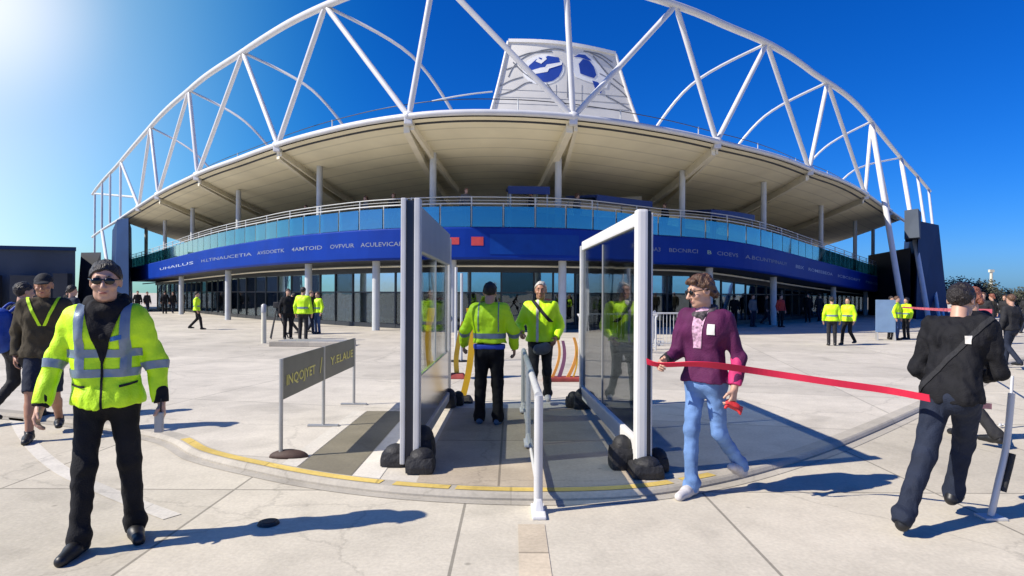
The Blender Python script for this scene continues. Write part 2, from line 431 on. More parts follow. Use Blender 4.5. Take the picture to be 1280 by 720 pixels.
def top_mesh(J, h, hem=.86, bulk=1.0, S=1.0, folds=.005, collar=.05, sleeve=1.0, seed=1, female=False):
    lo, hi = bounds(J); B = Body(lo, hi, h); sd = J['side']; b = bulk
    dp = V3(0, -1, 0)
    wa = J['pel'] * .5 + J['chest'] * .5
    B.rc(J['chest'] - sd * .075, J['chest'] + sd * .075, .128 * b, k=.06)
    B.rc(wa - sd * .055, wa + sd * .055, (.118 if not female else .105) * b, k=.09)
    lowp = J['pel'] + V3(0, 0, -.06)
    B.rc(J['pel'] - sd * .07, J['pel'] + sd * .07, (.122 if not female else .118) * b, k=.1); B.rc(lowp - sd * .07, lowp + sd * .07, .12 * b, k=.06)
    B.rc(J['shr'] - sd * -.02, J['shl'] - sd * .02, .062 * b, k=.07)
    B.rc(J['chest'] + J['up'] * .06 - sd * .1, J['chest'] + J['up'] * .06 + sd * .1, .092 * b, k=.05)
    B.cut((0, 0, hem), (0, 0, -1))
    for c in 'rl':
        sh, el, wr = J['sh' + c], J['el' + c], J['wr' + c]; d = wr - el; L = np.linalg.norm(d); d = d / L
        B.rc(sh, el, .069 * b, .058 * b, k=.035)
        B.rc(el, wr + d * .05, .057 * b, .045 * b, k=.02, clip=(el + d * L * sleeve, d))
    if collar > 0:
        n0 = J['neck'] - J['up'] * .04; B.rc(n0, n0 + J['up'] * (.03 + collar), .082, .07, k=.03, clip=(n0 + J['up'] * (.03 + collar) + V3(0, -.02, -.01), J['up'] * .9 + V3(0, .35, 0)))
    B.folds(folds, 26, seed, .6); B.folds(folds * .5, 60, seed + 5, .5)
    return B.mesh('jacket', S)
def legs_mesh(J, h, S=1.0, folds=.004, bulk=1.0, cuff=.05, waist=.965, seed=2, shorts=False):
    lo, hi = bounds(J); B = Body(lo, hi, h); sd = J['side']; b = bulk
    B.rc(J['pel'] - sd * .06, J['pel'] + sd * .06, .104, k=.05); B.rc(J['pel'] + V3(0, .022, -.05) - sd * .06, J['pel'] + V3(0, .022, -.05) + sd * .06, .104, k=.05)
    B.cut((0, 0, waist), (0, 0, 1))
    for c in 'rl':
        hp, kn, an = J['hip' + c], J['kn' + c], J['an' + c]; d = an - kn; L = np.linalg.norm(d); d = d / L
        if shorts:
            u = kn - hp; u = u / np.linalg.norm(u); B.rc(hp, kn + u * .05, .092 * b, .078 * b, k=.03, clip=(kn + u * .02, u)); continue
        B.rc(hp, kn, .09 * b, .065 * b, k=.035)
        B.rc(kn, an + d * .06, .065 * b, .054 * b, k=.03, clip=(an + d * cuff, d))
    for c in 'rl':   # cloth bunching over the shoe and behind the knee
        if shorts or h > .015: continue
        hp, kn, an = J['hip' + c], J['kn' + c], J['an' + c]; r_ = np.random.default_rng(seed + (1 if c == 'r' else 2))
        for t_, w in ((.93, .014), (1.0, .018)):
            q = kn + (an - kn) * t_ if t_ >= 0 else kn + (hp - kn) * -t_
            a_ = r_.uniform(-.6, .6); ax = V3(math.cos(a_), math.sin(a_), r_.uniform(-.35, .35)); rad = (.052 + .01 * (1 - abs(t_))) * b
            B.rc(q - ax * .03 + V3(0, r_.uniform(-.03, .03), 0), q + ax * .03 + V3(0, r_.uniform(-.03, .03), .01), rad * .70 + w * .12, k=.03)
    B.folds(folds * .55, 26, seed, 1.2); B.folds(folds * .5, 70, seed + 7, .8)
    return B.mesh('trousers', S)
def shoe_mesh(J, c, h, S=1.0):
    an, toe = J['an' + c], J['toe' + c]
    f = toe - an; f[2] = 0; f /= max(np.linalg.norm(f), 1e-6)
    pitch = J.get('pitch' + c, 0.0); base = an + V3(0, 0, -.085)
    M = np.array(Matrix.Rotation(math.atan2(f[1], f[0]), 3, 'Z') @ Matrix.Rotation(pitch, 3, 'Y'))
    def P(x, y, z): return an + M @ V3(x, y, z - .085)
    pts = np.array([P(.22, 0, 0), P(-.1, 0, 0), P(0, 0, .14), P(0, .06, .0), P(0, -.06, 0)])
    B = Body(pts.min(0) - .08, pts.max(0) + .08, h)
    n = M @ V3(0, 0, -1); fl = P(0, 0, .0)
    B.rc(P(-.035, 0, .042), P(.06, 0, .045), .043, .041, k=.02, clip=(fl, n)); B.rc(P(.06, 0, .04), P(.165, .006, .026), .043, .036, k=.03, clip=(fl, n))
    B.rc(P(-.02, 0, .05), P(-.01, 0, .105), .04, .045, k=.02, clip=(P(0, 0, .115), -n))
    return B.mesh('shoe', S)
def hair_mesh(J, h, kind, S=1.0, seed=3):
    H = head_fn(J); HM = J['HM']; c = H(0, .01, .02); B = Body(c - .26, c + .26, h)
    if kind in ('cap', 'beanie'):
        B.el(H(0, .012, .035), (.086, .107, .098), k=.0, M=HM)
        if kind == 'cap':
            n = HM @ V3(0, -.12, -1); B.cut(H(0, 0, .038), n / np.linalg.norm(n))
            for x in (-.03, 0, .03): B.rc(H(x, -.07, .048), H(x, -.155 + abs(x) * .6, .036), .04, .036, k=.02, sq=(HM @ V3(0, 0, 1), .28))
        else:
            n = HM @ V3(0, -.25, -1); B.cut(H(0, 0, .02), n / np.linalg.norm(n))
        return B.mesh('hair', S)
    B.el(H(0, .016, .034), (.085, .108, .1), k=.0, M=HM)
    n = HM @ V3(0, -.66, -.75); B.cut(H(0, -.085, .078) if kind != 'bald' else H(0, -.01, .035), n / np.linalg.norm(n))
    if kind == 'full':   # thick, swept up and back
        for x, y, z, r in ((-.045, -.066, .088, .026), (.0, -.074, .096, .028), (.045, -.066, .088, .026), (-.03, -.01, .112, .032), (.03, -.01, .112, .032), (0, .06, .098, .045), (-.068, .02, .05, .026), (.068, .02, .05, .026), (0, .095, .0, .042), (-.05, .075, -.035, .028), (.05, .075, -.035, .028)):
            B.el(H(x, y, z), (r, r, r * .8), k=.025, M=HM)
    if kind == 'full': B.el(H(0, .118, -.045), (.036, .034, .038), k=.02, M=HM)      # gathered at the nape
    if kind == 'long':
        for x in (-.06, 0, .06): B.rc(H(x, .07, .03), H(x * 1.1, .085, -.19), .045, .035, k=.03)
    B.folds(.0035 if h < .012 else .002, 95, seed, 1.0)
    return B.mesh('hair', S)

def person(label, loc, rz, H, J0, top, trousers, shoes='shoe_black', skin='skin', hair=('short', 'hair_dark'), hb=.008, hc=.009, fine=True, group=None, bulk=1.0, hem=.86, topname='jacket', seed=1, shorts=False, collar=.05, female=False, legbulk=1.0, folds=.005, sleeve=1.0, waist=.965, cuff=.05, pname='trousers'):
    J = joints(J0); S = H / UNIT
    t = thing('person', label, 'person', loc, rz, group)
    bd = link('body', body_mesh(J, hb, fine, female, S, shorts), skin, t)
    if hb < .01:
        H = head_fn(J); HM = Matrix([list(r) for r in J['HM']]); mb = MB()
        mb.ellipsoid(Vector(H(0, -.0905, -.0665)) * S, (.023 * S, .009 * S, .0085 * S), 14, 8, HM); mb.obj('mouth', 'lips', bd)
        for s in (-1, 1):
            mb = MB(); mb.tube([Vector(H(s * (.016 + .016 * q), -.0945 + .006 * q * q, .030 + .004 * math.sin(q * 1.6))) * S for q in (0, .5, 1, 1.5, 2)], [.003, .0045, .0045, .004, .002], 6); mb.obj('eyebrow', 'hair_dark', bd)
    tm = top_mesh(J, hc, hem, bulk, S, folds if hc < .015 else folds * .5, collar, sleeve, seed, female)
    to = link(topname, tm, top, t)
    link(pname, legs_mesh(J, hc, S, .0042 if hc < .015 else .001, legbulk, cuff, waist, seed + 20, shorts), trousers, t)
    for c in 'rl': link('shoe', shoe_mesh(J, c, max(hc * .9, .007), S), shoes, t)
    if hair: link('cap' if hair[0] in ('cap',) else 'beanie' if hair[0] == 'beanie' else 'hair', hair_mesh(J, max(hb * .8, .005), hair[0], S, seed), hair[1], t)
    return t, J, S, to
def hivis_bands(to, J, S, heights=(1.06, 1.2), wid=.052, sleeves=True, braces=True, m='reflective', brace_x=.115, bodyx=.3):
    """retroreflective tape sewn on a jacket: hoops, shoulder straps, sleeve hoops"""
    me = to.data; par = to
    hoop_lo = min(heights) - wid / 2
    armx = bodyx
    for z in heights:
        p = patch(me, [((0, 0, (z - wid / 2) * S), (0, 0, 1)), ((0, 0, (z + wid / 2) * S), (0, 0, -1)), ((-armx * S, 0, 0), (1, 0, 0)), ((armx * S, 0, 0), (-1, 0, 0))], .004 * S, 'reflective_band')
        link('reflective_band', p, m, par)
    if braces:
        for s in (-1, 1):
            p = patch(me, [((0, 0, (hoop_lo + wid) * S), (0, 0, 1)), ((s * (brace_x - wid / 2) * S, 0, 0), (s, 0, 0)), ((s * (brace_x + wid / 2) * S, 0, 0), (-s, 0, 0))], .0045 * S, 'reflective_band')
            link('reflective_band', p, m, par)
    if sleeves:
        for c in 'rl':
            s = -1 if c == 'r' else 1
            el, wr = J['el' + c], J['wr' + c]; d = (wr - el) / np.linalg.norm(wr - el); q = el + d * .03
            out = V3(s, 0, 0); out = out - d * (out @ d); out /= np.linalg.norm(out)
            p = patch(me, [((q - d * wid / 2) * S, d), ((q + d * wid / 2) * S, -d), ((q - out * .085) * S, out)], .004 * S, 'reflective_band')
            link('reflective_band', p, m, par)
# ------------------------------------------------------------------ materials of the place
paving('plaza_concrete', (.55, .505, .425), 3.2, 2.6, .016, R(12), .12, jdark=.72)
paving('pavement_concrete', (.545, .495, .395), 1.9, 2.7, .012, 0, .09, jdark=.5, offs=(.35, .4))
paving('kerb_concrete', (.42, .385, .32), 2.4, 9, .006, 0, .14, jdark=.8)
paving('lane_concrete', (.42, .355, .27), 2.0, 3.4, .012, 0, .12, offs=(.1, .3))
paving('strip_pale', (.62, .58, .50), .9, 9, .004, 0, .08)
paving('strip_brown', (.20, .18, .13), 9, 9, .004, 0, .2)
paving('yellow_paint', (.64, .47, .13), 1.1, 9, .012, 0, .3, jdark=.7)
paving('strip_sand', (.58, .49, .36), .95, .95, .012, 0, .1)
mat('steel_white', (.62, .62, .62), .35, 0.0, .05, 2, coat=.15)
mat('roof_white', (.66, .65, .62), .45, 0, .05, 1.5)
mat('beam_cream', (.78, .72, .55), .6, 0, .06, 2)
mat('column_grey', (.50, .52, .52), .5, 0, .07, 3)
mat('fascia_blue', (.002, .030, .25), .5, 0, .10, .8, spec=.15)
mat('patch_blue', (.003, .045, .26), .4, 0, .1, 2, spec=.2)
mat('patch_red', (.50, .05, .05), .5, 0, .1, 5)
mat('letter_pale', (.20, .23, .30), .5, 0, .15, 7)
mat('letter_bright', (.38, .44, .56), .5, 0, .1, 7)
mat('letter_green', (.35, .48, .30), .5, 0, .15, 7)
mat('letter_yellow', (.60, .55, .14), .5, 0, .1, 7)
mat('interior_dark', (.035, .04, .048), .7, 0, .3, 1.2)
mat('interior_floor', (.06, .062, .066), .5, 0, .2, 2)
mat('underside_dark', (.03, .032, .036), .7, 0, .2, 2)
mat('terrace_wall', (.055, .075, .09), .6, 0, .3, .7)
mat('mullion', (.04, .045, .05), .4, .3, .1, 3)
mat('tower_blue', (.008, .032, .10), .7, 0, .22, .35, spec=.2)
mat('tower_grey', (.09, .12, .16), .4, .3, .2, .5)
mat('low_block', (.042, .058, .085), .7, 0, .3, .25, bump=.2, bscale=2)
mat('low_block_dark', (.016, .02, .03), .6, 0, .3, .4)
mat('sail_cream', (.62, .60, .55), .5, 0, .08, .6)
mat('sail_line', (.17, .18, .20), .5, 0, .2, 2)
mat('sail_blue', (.012, .05, .30), .45, 0, .12, 1)
mat('sail_white', (.75, .75, .73), .5, 0, .05, 1)
mat('chrome', (.58, .58, .57), .40, .12, .10, 3)
mat('aluminium', (.58, .58, .56), .42, .2, .10, 4)
mat('powder_white', (.72, .71, .68), .38, 0, .04, 3)
mat('panel_grey', (.36, .36, .35), .4, .1, .06, 3)
mat('dark_strip', (.012, .016, .03), .3, 0, .1, 3)
mat('rubber', (.016, .016, .018), .65, 0, .35, 9, bump=.5, bscale=30)
mat('kick_metal', (.52, .51, .50), .16, .75, .06, 2)
mat('sign_olive', (.125, .128, .108), .5, 0, .12, 3)
mat('sign_post', (.42, .42, .40), .4, .5, .08, 5)
mat('foot_brown', (.06, .032, .022), .7, 0, .3, 12)
mat('red_tape', (.60, .012, .05), .7, 0, .08, 8)
mat('pink_tape', (.55, .10, .14), .5, 0, .4, 4)
mat('pole_cream', (.60, .57, .45), .5, 0, .08, 3)
mat('flag_yellow', (.80, .48, .03), .5, 0, .15, 3)
mat('flag_orange', (.80, .36, .06), .5, 0, .1, 2)
mat('flag_purple', (.25, .10, .17), .5, 0, .1, 2)
mat('flag_pale', (.62, .58, .52), .6, 0, .06, 2)
mat('base_red', (.30, .05, .04), .6, 0, .3, 6)
mat('awning_blue', (.012, .035, .17), .5, 0, .15, 1)
mat('board_blue', (.16, .25, .38), .4, 0, .1, 3)
mat('leaf_dark', (.045, .05, .028), .8, 0, .4, 3)
mat('bark', (.10, .075, .05), .9, 0, .2, 9)
# figures
mat('skin', (.50, .29, .20), .5, 0, .10, 9)
mat('skin_tan', (.36, .18, .11), .5, 0, .10, 9)
mat('lips', (.34, .12, .09), .45, 0, .1, 9)
mat('hair_dark', (.018, .013, .011), .5, 0, .3, 60, bump=1.0, bscale=120, strand=True)
mat('hair_brown', (.10, .048, .024), .5, 0, .4, 60, bump=1.0, bscale=110, strand=True)
mat('hair_red', (.20, .06, .03), .5, 0, .4, 60, bump=1.0, bscale=110, strand=True)
mat('hair_grey', (.50, .47, .42), .6, 0, .2, 60, bump=.9, bscale=110, strand=True)
mat('hivis', (.58, .94, .006), .55, 0, .05, 5, bump=.25, bscale=90, wrinkle=0.35)
mat('reflective', (.19, .245, .32), .4, .15, .08, 30, bump=.15, bscale=200)
mat('black_cloth', (.009, .009, .011), .8, 0, .25, 9, bump=.3, bscale=110, spec=.25, wrinkle=0.5)
mat('charcoal_cloth', (.022, .022, .024), .8, 0, .2, 9, bump=.35, bscale=110, spec=.3, wrinkle=0.5)
mat('navy_cloth', (.016, .022, .040), .8, 0, .25, 7, bump=.3, bscale=110, spec=.25, wrinkle=0.5)
mat('olive_cloth', (.055, .045, .028), .85, 0, .2, 7, bump=.3, bscale=100, spec=.25, wrinkle=0.5)
mat('denim', (.14, .25, .48), .8, 0, .34, 5, bump=.3, bscale=160, spec=.25, wrinkle=0.35)
mat('denim_dark', (.05, .09, .19), .8, 0, .2, 6, bump=.3, bscale=160, spec=.25, wrinkle=0.4)
mat('purple_cloth', (.085, .010, .058), .75, 0, .15, 7, bump=.35, bscale=100, spec=.3, wrinkle=0.5)
mat('pink_cloth', (.50, .02, .13), .7, 0, .1, 7, bump=.2, bscale=100)
mat('blouse', (.50, .30, .40), .8, 0, .6, 40, bump=.2)
mat('scarf', (.06, .05, .055), .8, 0, 1.0, 45, bump=.3)
mat('blue_pack', (.012, .06, .34), .6, 0, .2, 6, bump=.3, bscale=60)
mat('blue_belt', (.03, .07, .50), .6, 0, .2, 6)
mat('red_cloth', (.42, .025, .015), .75, 0, .15, 7)
mat('red_glove', (.60, .03, .03), .6, 0, .15, 20, bump=.2)
mat('grey_cloth', (.12, .125, .13), .8, 0, .2, 8)
mat('shoe_black', (.010, .010, .011), .45, 0, .2, 12)
mat('shoe_pale', (.55, .52, .50), .6, 0, .15, 30)
mat('shoe_blue', (.05, .12, .24), .6, 0, .6, 25)
mat('lens_black', (.006, .006, .007), .12, 0, 0, 3)
mat('badge_pale', (.62, .60, .55), .5, 0, .1, 9)
mat('badge_blue', (.02, .12, .36), .5, 0, .1, 9)
glass_mat('glass_upper', (.05, .12, .17), .78, .03, (.72, .93, 1.0))
glass_mat('glass_lower', (.50, .56, .60), .085, .02, (.8, .92, 1))
glass_mat('glass_balustrade', (.26, .55, .58), .34, .06, (.85, 1.0, .95))
glass_mat('glass_gate', (.40, .44, .46), .06)
glass_mat('glass_clear', (.66, .70, .70), .10)
glass_mat('glass_barrier', (.50, .58, .66), .12)

def soffit_mat():
    m = bpy.data.materials.new('soffit_fabric'); m.use_nodes = True
    nt = m.node_tree; N = nt.nodes; L = nt.links; p = N['Principled BSDF']; p.inputs['Roughness'].default_value = .75
    at = N.new('ShaderNodeUVMap'); wv = N.new('ShaderNodeTexWave'); wv.bands_direction = 'Y'; wv.wave_profile = 'SAW'
    wv.inputs['Scale'].default_value = 2.3; wv.inputs['Distortion'].default_value = 0
    L.new(at.outputs[0], wv.inputs['Vector'])
    cr = N.new('ShaderNodeMapRange'); cr.inputs[1].default_value = .86; cr.inputs[2].default_value = .96; cr.inputs[3].default_value = 1; cr.inputs[4].default_value = .80
    L.new(wv.outputs['Fac'], cr.inputs[0])
    tc = N.new('ShaderNodeTexCoord'); nz = N.new('ShaderNodeTexNoise'); nz.inputs['Scale'].default_value = .5; nz.inputs['Detail'].default_value = 6
    L.new(tc.outputs['Object'], nz.inputs['Vector'])
    mr = N.new('ShaderNodeMapRange'); mr.inputs[1].default_value = .3; mr.inputs[2].default_value = .7; mr.inputs[3].default_value = .9; mr.inputs[4].default_value = 1.08
    L.new(nz.outputs['Fac'], mr.inputs[0])
    mu = N.new('ShaderNodeMath'); mu.operation = 'MULTIPLY'; L.new(cr.outputs[0], mu.inputs[0]); L.new(mr.outputs[0], mu.inputs[1])
    sc = N.new('ShaderNodeVectorMath'); sc.operation = 'SCALE'; sc.inputs[0].default_value = (.84, .77, .55)
    L.new(mu.outputs[0], sc.inputs['Scale']); L.new(sc.outputs[0], p.inputs['Base Color'])
    MATS['soffit_fabric'] = m
soffit_mat()

# ------------------------------------------------------------------ ground, pavement, kerb
kx = [-1500, 185, 300, 400, 500, 600, 680, 760, 840, 950, 1030, 1100, 1165, 1400, 2600]
kerb_pts = [Vector((-60, 13.5, 0)), Vector((-25, 11.0, 0)), Vector((-11, 9.1, 0)), Vector((-6.6, 7.9, 0))] + \
           [G(x, y) for x, y in ((185, 540), (250, 566), (330, 585), (400, 598), (480, 608), (560, 614), (640, 617), (720, 617), (800, 613), (870, 603), (950, 585), (1030, 560), (1100, 532), (1165, 503))] + \
           [Vector((8.5, 11.2, 0)), Vector((13, 15.5, 0)), Vector((30, 27, 0)), Vector((60, 40, 0))]
def smooth_path(P, n=14):
    P = [Vector(p) for p in P]; out = []
    for i in range(len(P) - 1):
        p0 = P[max(i - 1, 0)]; p1 = P[i]; p2 = P[i + 1]; p3 = P[min(i + 2, len(P) - 1)]
        for k in range(n):
            t = k / n
            out.append(0.5 * ((2 * p1) + (p2 - p0) * t + (2 * p0 - 5 * p1 + 4 * p2 - p3) * t * t + (3 * p1 - p0 - 3 * p2 + p3) * t ** 3))
    out.append(P[-1]); return out
kerb = smooth_path(kerb_pts, 10)
def offs(path, d):
    out = []
    for i, p in enumerate(path):
        t = path[min(i + 1, len(path) - 1)] - path[max(i - 1, 0)]; t.z = 0; t.normalize()
        out.append(p + Vector((-t.y, t.x, 0)) * d)
    return out
mb = MB(); S_ = 3000
mb.add([(-S_, -S_, LOW - .01), (S_, -S_, LOW - .01), (S_, S_, LOW - .01), (-S_, S_, LOW - .01)], [(0, 1, 2, 3)])
struct('ground', mb, 'pavement_concrete')
inner = offs(kerb, .16)
mb = MB(); back = [Vector((p.x * 6, 400, 0)) for p in inner]
mb.strip(inner, back); struct('plaza', mb, 'plaza_concrete')
# near pavement as a sheet of its own, lying on the ground
outer = offs(kerb, -.02)
mb = MB(); mb.strip([Vector((p.x, -12, LOW)) for p in outer], [Vector((p.x, p.y + .05, LOW)) for p in outer]); struct('pavement', mb, 'pavement_concrete')
# the kerb: a rounded stone, top flush with the plaza, grey channel in front
rows = []
a, b, c_, d_ = offs(kerb, -.02), offs(kerb, 0.0), offs(kerb, .02), offs(kerb, .16)
for i in range(len(kerb)):
    rows.append([(a[i].x, a[i].y, LOW - .02), (a[i].x, a[i].y, -.03), (b[i].x, b[i].y, -.008), (c_[i].x, c_[i].y, 0.004), (d_[i].x, d_[i].y, 0.004), (d_[i].x, d_[i].y, -.05)])
mb = MB(); mb.sweep(rows); struct('kerb', mb, 'kerb_concrete')
g0, g1 = offs(kerb, -.12), offs(kerb, -.021)
mb = MB(); mb.strip([p + Vector((0, 0, LOW + .004)) for p in g0], [p + Vector((0, 0, LOW + .004)) for p in g1]); struct('gutter', mb, 'kerb_concrete')
y0, y1 = offs(kerb, .04), offs(kerb, .135)
def near(px): return min(range(len(kerb)), key=lambda i: abs((kerb[i].x / max(kerb[i].y, .1)) - (px - CX) / F) if kerb[i].y > 0 else 9)
for pa, pb in ((222, 470), (486, 560), (572, 848), (862, 905)):
    i, j = near(pa), near(pb)
    mb = MB(); mb.strip([p + Vector((0, 0, .008)) for p in y0[i:j + 1]], [p + Vector((0, 0, .008)) for p in y1[i:j + 1]]); struct('kerb_marking', mb, 'yellow_paint')
def sheet(name, poly, z, m):
    mb = MB(); mb.add([(p[0], p[1], z) for p in poly], [tuple(range(len(poly)))]); return struct(name, mb, m)
def kerb_y(x):
    k = [p for p in d_ if p.y < 20]
    for p, q in zip(k, k[1:]):
        if p.x <= x <= q.x: return p.y + (q.y - p.y) * (x - p.x) / (q.x - p.x)
    return 8
def lane(name, x0, x1, y1, z, m, y1b=None):
    xs = [x0 + (x1 - x0) * i / 8 for i in range(9)]
    mb = MB(); mb.strip([(x, kerb_y(x) + .004, z) for x in xs], [(x, y1, z) for x in xs]); return struct(name, mb, m)
lane('entry_lane', -.78, 1.12, 8.35, .004, 'lane_concrete')
lane('painted_strip', -1.90, -1.36, 8.1, .004, 'strip_brown')
lane('painted_line', -2.08, -1.91, 8.1, .004, 'strip_pale')
lane('painted_line', -1.35, -1.10, 8.1, .004, 'strip_pale')
sheet('paving_strip', [(.05, -2), (.235, -2), (.235, 4.27), (.05, 4.27)], LOW + .004, 'strip_sand')
# pale edging of the path where the crowd walks in from the west
wp = [G(x, y, LOW) for x, y in ((5, 505), (22, 545), (60, 585), (125, 618), (205, 650))]
wp = smooth_path(wp, 8); w1 = offs(wp, .13)
mb = MB(); mb.strip([p + Vector((0, 0, .004)) for p in wp], [p + Vector((0, 0, .004)) for p in w1]); struct('path_edging', mb, 'strip_pale')

# ------------------------------------------------------------------ stadium plan
def plan(tab): 
    return curve1([(x - CX) / F for x, _ in tab], [y for _, y in tab])
fe = plan([(60, 98), (105, 80), (118, 69), (150, 53.5), (190, 41.6), (240, 34), (300, 29.2), (345, 26.6), (420, 23.9), (508, 22.2), (640, 21.7), (720, 22.2), (800, 23.3), (895, 25.6), (1010, 31), (1085, 39.4), (1125, 50.5), (1150, 60), (1168, 70), (1200, 92)])
fb = plan([(120, 66), (165, 56), (190, 49), (220, 42), (330, 30.4), (430, 26), (520, 24.5), (640, 24.2), (720, 24.6), (820, 27), (1000, 33.5), (1060, 41.5), (1115, 55), (1150, 66)])
def dense(f, x0, x1, n=240):
    return [Vector(((a) * f(a), f(a), 0)) for a in ((x0 + (x1 - x0) * i / (n - 1) - CX) / F for i in range(n))]
class Path:
    def __init__(s, P):
        s.P = P; s.L = [0.0]
        for p, q in zip(P, P[1:]): s.L.append(s.L[-1] + (q - p).length)
        s.n = offs(P, 1.0)
    def at(s, d, off=0.0, z=0.0):
        d = min(max(d, 0), s.L[-1] - 1e-6); i = int(np.searchsorted(s.L, d, side='right') - 1); i = min(i, len(s.P) - 2)
        u = (d - s.L[i]) / (s.L[i + 1] - s.L[i]); p = s.P[i].lerp(s.P[i + 1], u); nn = (s.n[i] - s.P[i]).lerp(s.n[i + 1] - s.P[i + 1], u).normalized()
        q = p + nn * off; return Vector((q.x, q.y, z))
    def tan(s, d):
        t = s.at(d + .05) - s.at(d - .05); return t.normalized()
    def px(s, x):
        """distance along the path at which it stands in the direction of photo column x"""
        a = (x - CX) / F
        for i in range(len(s.P) - 1):
            r0, r1 = s.P[i].x / s.P[i].y, s.P[i + 1].x / s.P[i + 1].y
            if r0 <= a <= r1: return s.L[i] + (s.L[i + 1] - s.L[i]) * (a - r0) / max(r1 - r0, 1e-9)
        return 0.0 if a < s.P[0].x / s.P[0].y else s.L[-1]
def resample(P, step=.6):
    q = Path(P); n = int(q.L[-1] / step); return [q.at(q.L[-1] * i / n) for i in range(n + 1)]
band = Path(resample(dense(fb, 160, 1121)))
edge = Path(resample(dense(fe, 150, 1125)))
ring = Path(resample(dense(fe, 115, 1162)))
def drop(x):      # the fascia falls a little towards its ends
    return 1.15 * max(0, (x - 850) / 265) ** 1.6 if x > 850 else .35 * max(0, (330 - x) / 165) ** 1.5
def pxof(p): return CX + F * p.x / p.y
FB0, FB1, BAL = 2.92, 4.19, 5.14
def zb(d): return drop(pxof(band.at(d)))

stadium = thing('stadium', 'large oval stadium with blue lettered fascia, glazed ground floor and white roof trusses', 'stadium', (0, 27, 0))
stadium.location = (0, 0, 0)
NB = len(band.P); ds = band.L
# fascia band
rows = []
for d in ds:
    k = zb(d)
    rows.append([band.at(d, 0, FB0 - k), band.at(d, -.06, FB0 - k + .08), band.at(d, -.06, FB1 - k - .06), band.at(d, 0, FB1 - k), band.at(d, .25, FB1 - k), band.at(d, .25, FB0 - k)])
mb = MB(); mb.sweep(rows); fascia = mb.obj('fascia', 'fascia_blue', stadium)
# lettering
def band_text(txt, x0, x1, m, zc=3.56, hgt=.175, name='lettering'):
    vs, fs, w = text_mesh(txt, .004)
    d0, d1 = band.px(x0 + 1), band.px(x1 - 2)
    out = []
    for v in vs:
        d = d0 + (d1 - d0) * v.x / w; out.append(band.at(d, -.068, zc - zb(d) + (v.y - .5) * hgt))
    mb = MB(); mb.add(out, fs); return mb.obj(name, m, fascia)
for t_, a_, b_, m_ in (('UHAILUS', 200, 245, 'letter_bright'), ('H.LTINAUCETIA', 252, 318, 'letter_pale'), ('AVSOOETK', 322, 359, 'letter_pale'), ('4AMTOID', 365, 406, 'letter_pale'), ('OVFVUR', 413, 446, 'letter_pale'), ('ACULEVICAR', 451, 507, 'letter_pale'),
                       ('VBA3', 806, 826, 'letter_pale'), ('BDCNRCI', 834, 873, 'letter_pale'), ('B', 882, 890, 'letter_green'), ('CIOEVS', 894, 923, 'letter_pale'), ('A.BCUNTIPINAUY', 929, 984, 'letter_pale'), ('BBX', 992, 1005, 'letter_bright'), ('ROMEEBEOA', 1008, 1041, 'letter_bright'), ('ICBCSORPT', 1045, 1076, 'letter_bright'), ('PBBODACIBA', 1080, 1112, 'letter_bright')):
    band_text(t_, a_, b_, m_)
def band_rect(x0, x1, z0, z1, m, name):
    d0, d1 = band.px(x0), band.px(x1); n = 8
    rows = [[band.at(d0 + (d1 - d0) * i / n, o, z - zb(d0)) for o, z in ((-.062, z0), (-.075, z0), (-.075, z1), (-.062, z1))] for i in range(n + 1)]
    mb = MB(); mb.sweep(rows); return mb.obj(name, m, fascia)
band_rect(562, 574, 3.5, 3.78, 'patch_red', 'logo_panel'); band_rect(589, 604, 3.46, 3.80, 'patch_red', 'logo_panel')
band_text('IOE', 564, 572, 'letter_pale', 3.64, .12); band_text('BHCI', 591, 602, 'letter_bright', 3.63, .13)
band_rect(612, 722, 3.12, 3.92, 'patch_blue', 'banner_panel')
# underside and lintel tube
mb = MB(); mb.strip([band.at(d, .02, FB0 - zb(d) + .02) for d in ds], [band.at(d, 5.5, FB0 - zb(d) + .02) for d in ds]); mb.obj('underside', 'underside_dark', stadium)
rows = [[band.at(d, 2.25 + o, min(2.5, FB0 - zb(d) - .3) + z) for o, z in ((0, 0), (.2, 0), (.2, .46), (0, .46))] for d in ds]
mb = MB(); mb.sweep(rows); mb.obj('lintel', 'mullion', stadium)
mb = MB(); mb.tube([band.at(d, 1.2, min(2.72, FB0 - zb(d) - .18)) for d in ds[::2]], .045, 8); mb.obj('service_rail', 'beam_cream', stadium)
# ground floor glazing, bay by bay
nb = 62; Lb = band.L[-1]
for i in range(nb):
    d0, d1 = Lb * i / nb, Lb * (i + 1) / nb
    p0, p1 = band.at(d0, 2.45), band.at(d1, 2.45); t = (p1 - p0).normalized(); w = (p1 - p0).length
    top = min(2.5, FB0 - zb(d0) - .3)
    M = Matrix(((t.x, -t.y, 0), (t.y, t.x, 0), (0, 0, 1)))
    mid = (p0 + p1) / 2
    mb = MB()
    mb.box(p0 + Vector((0, 0, top / 2)), (.07, .12, top), M=M)
    mb.box(mid + Vector((0, 0, .1)), (w - .08, .1, .2), M=M); mb.box(mid + Vector((0, 0, 1.62)), (w - .08, .08, .06), M=M)
    fr = mb.obj('window', 'mullion', stadium)
    mb = MB(); mb.box(mid + Vector((0, 0, .9)), (w - .08, .02, 1.38), M=M); mb.obj('pane', 'glass_lower', fr)
    if i % 7 not in (3,):
        mb = MB(); mb.box(mid + Vector((0, 0, (1.65 + top) / 2)), (w - .08, .02, top - 1.65), M=M); mb.obj('pane', 'glass_upper', fr)
    else:
        mb = MB(); mb.box(mid + Vector((0, 0, (1.65 + top) / 2)), (w - .08, .02, top - 1.65), M=M); mb.obj('pane', 'glass_lower', fr)
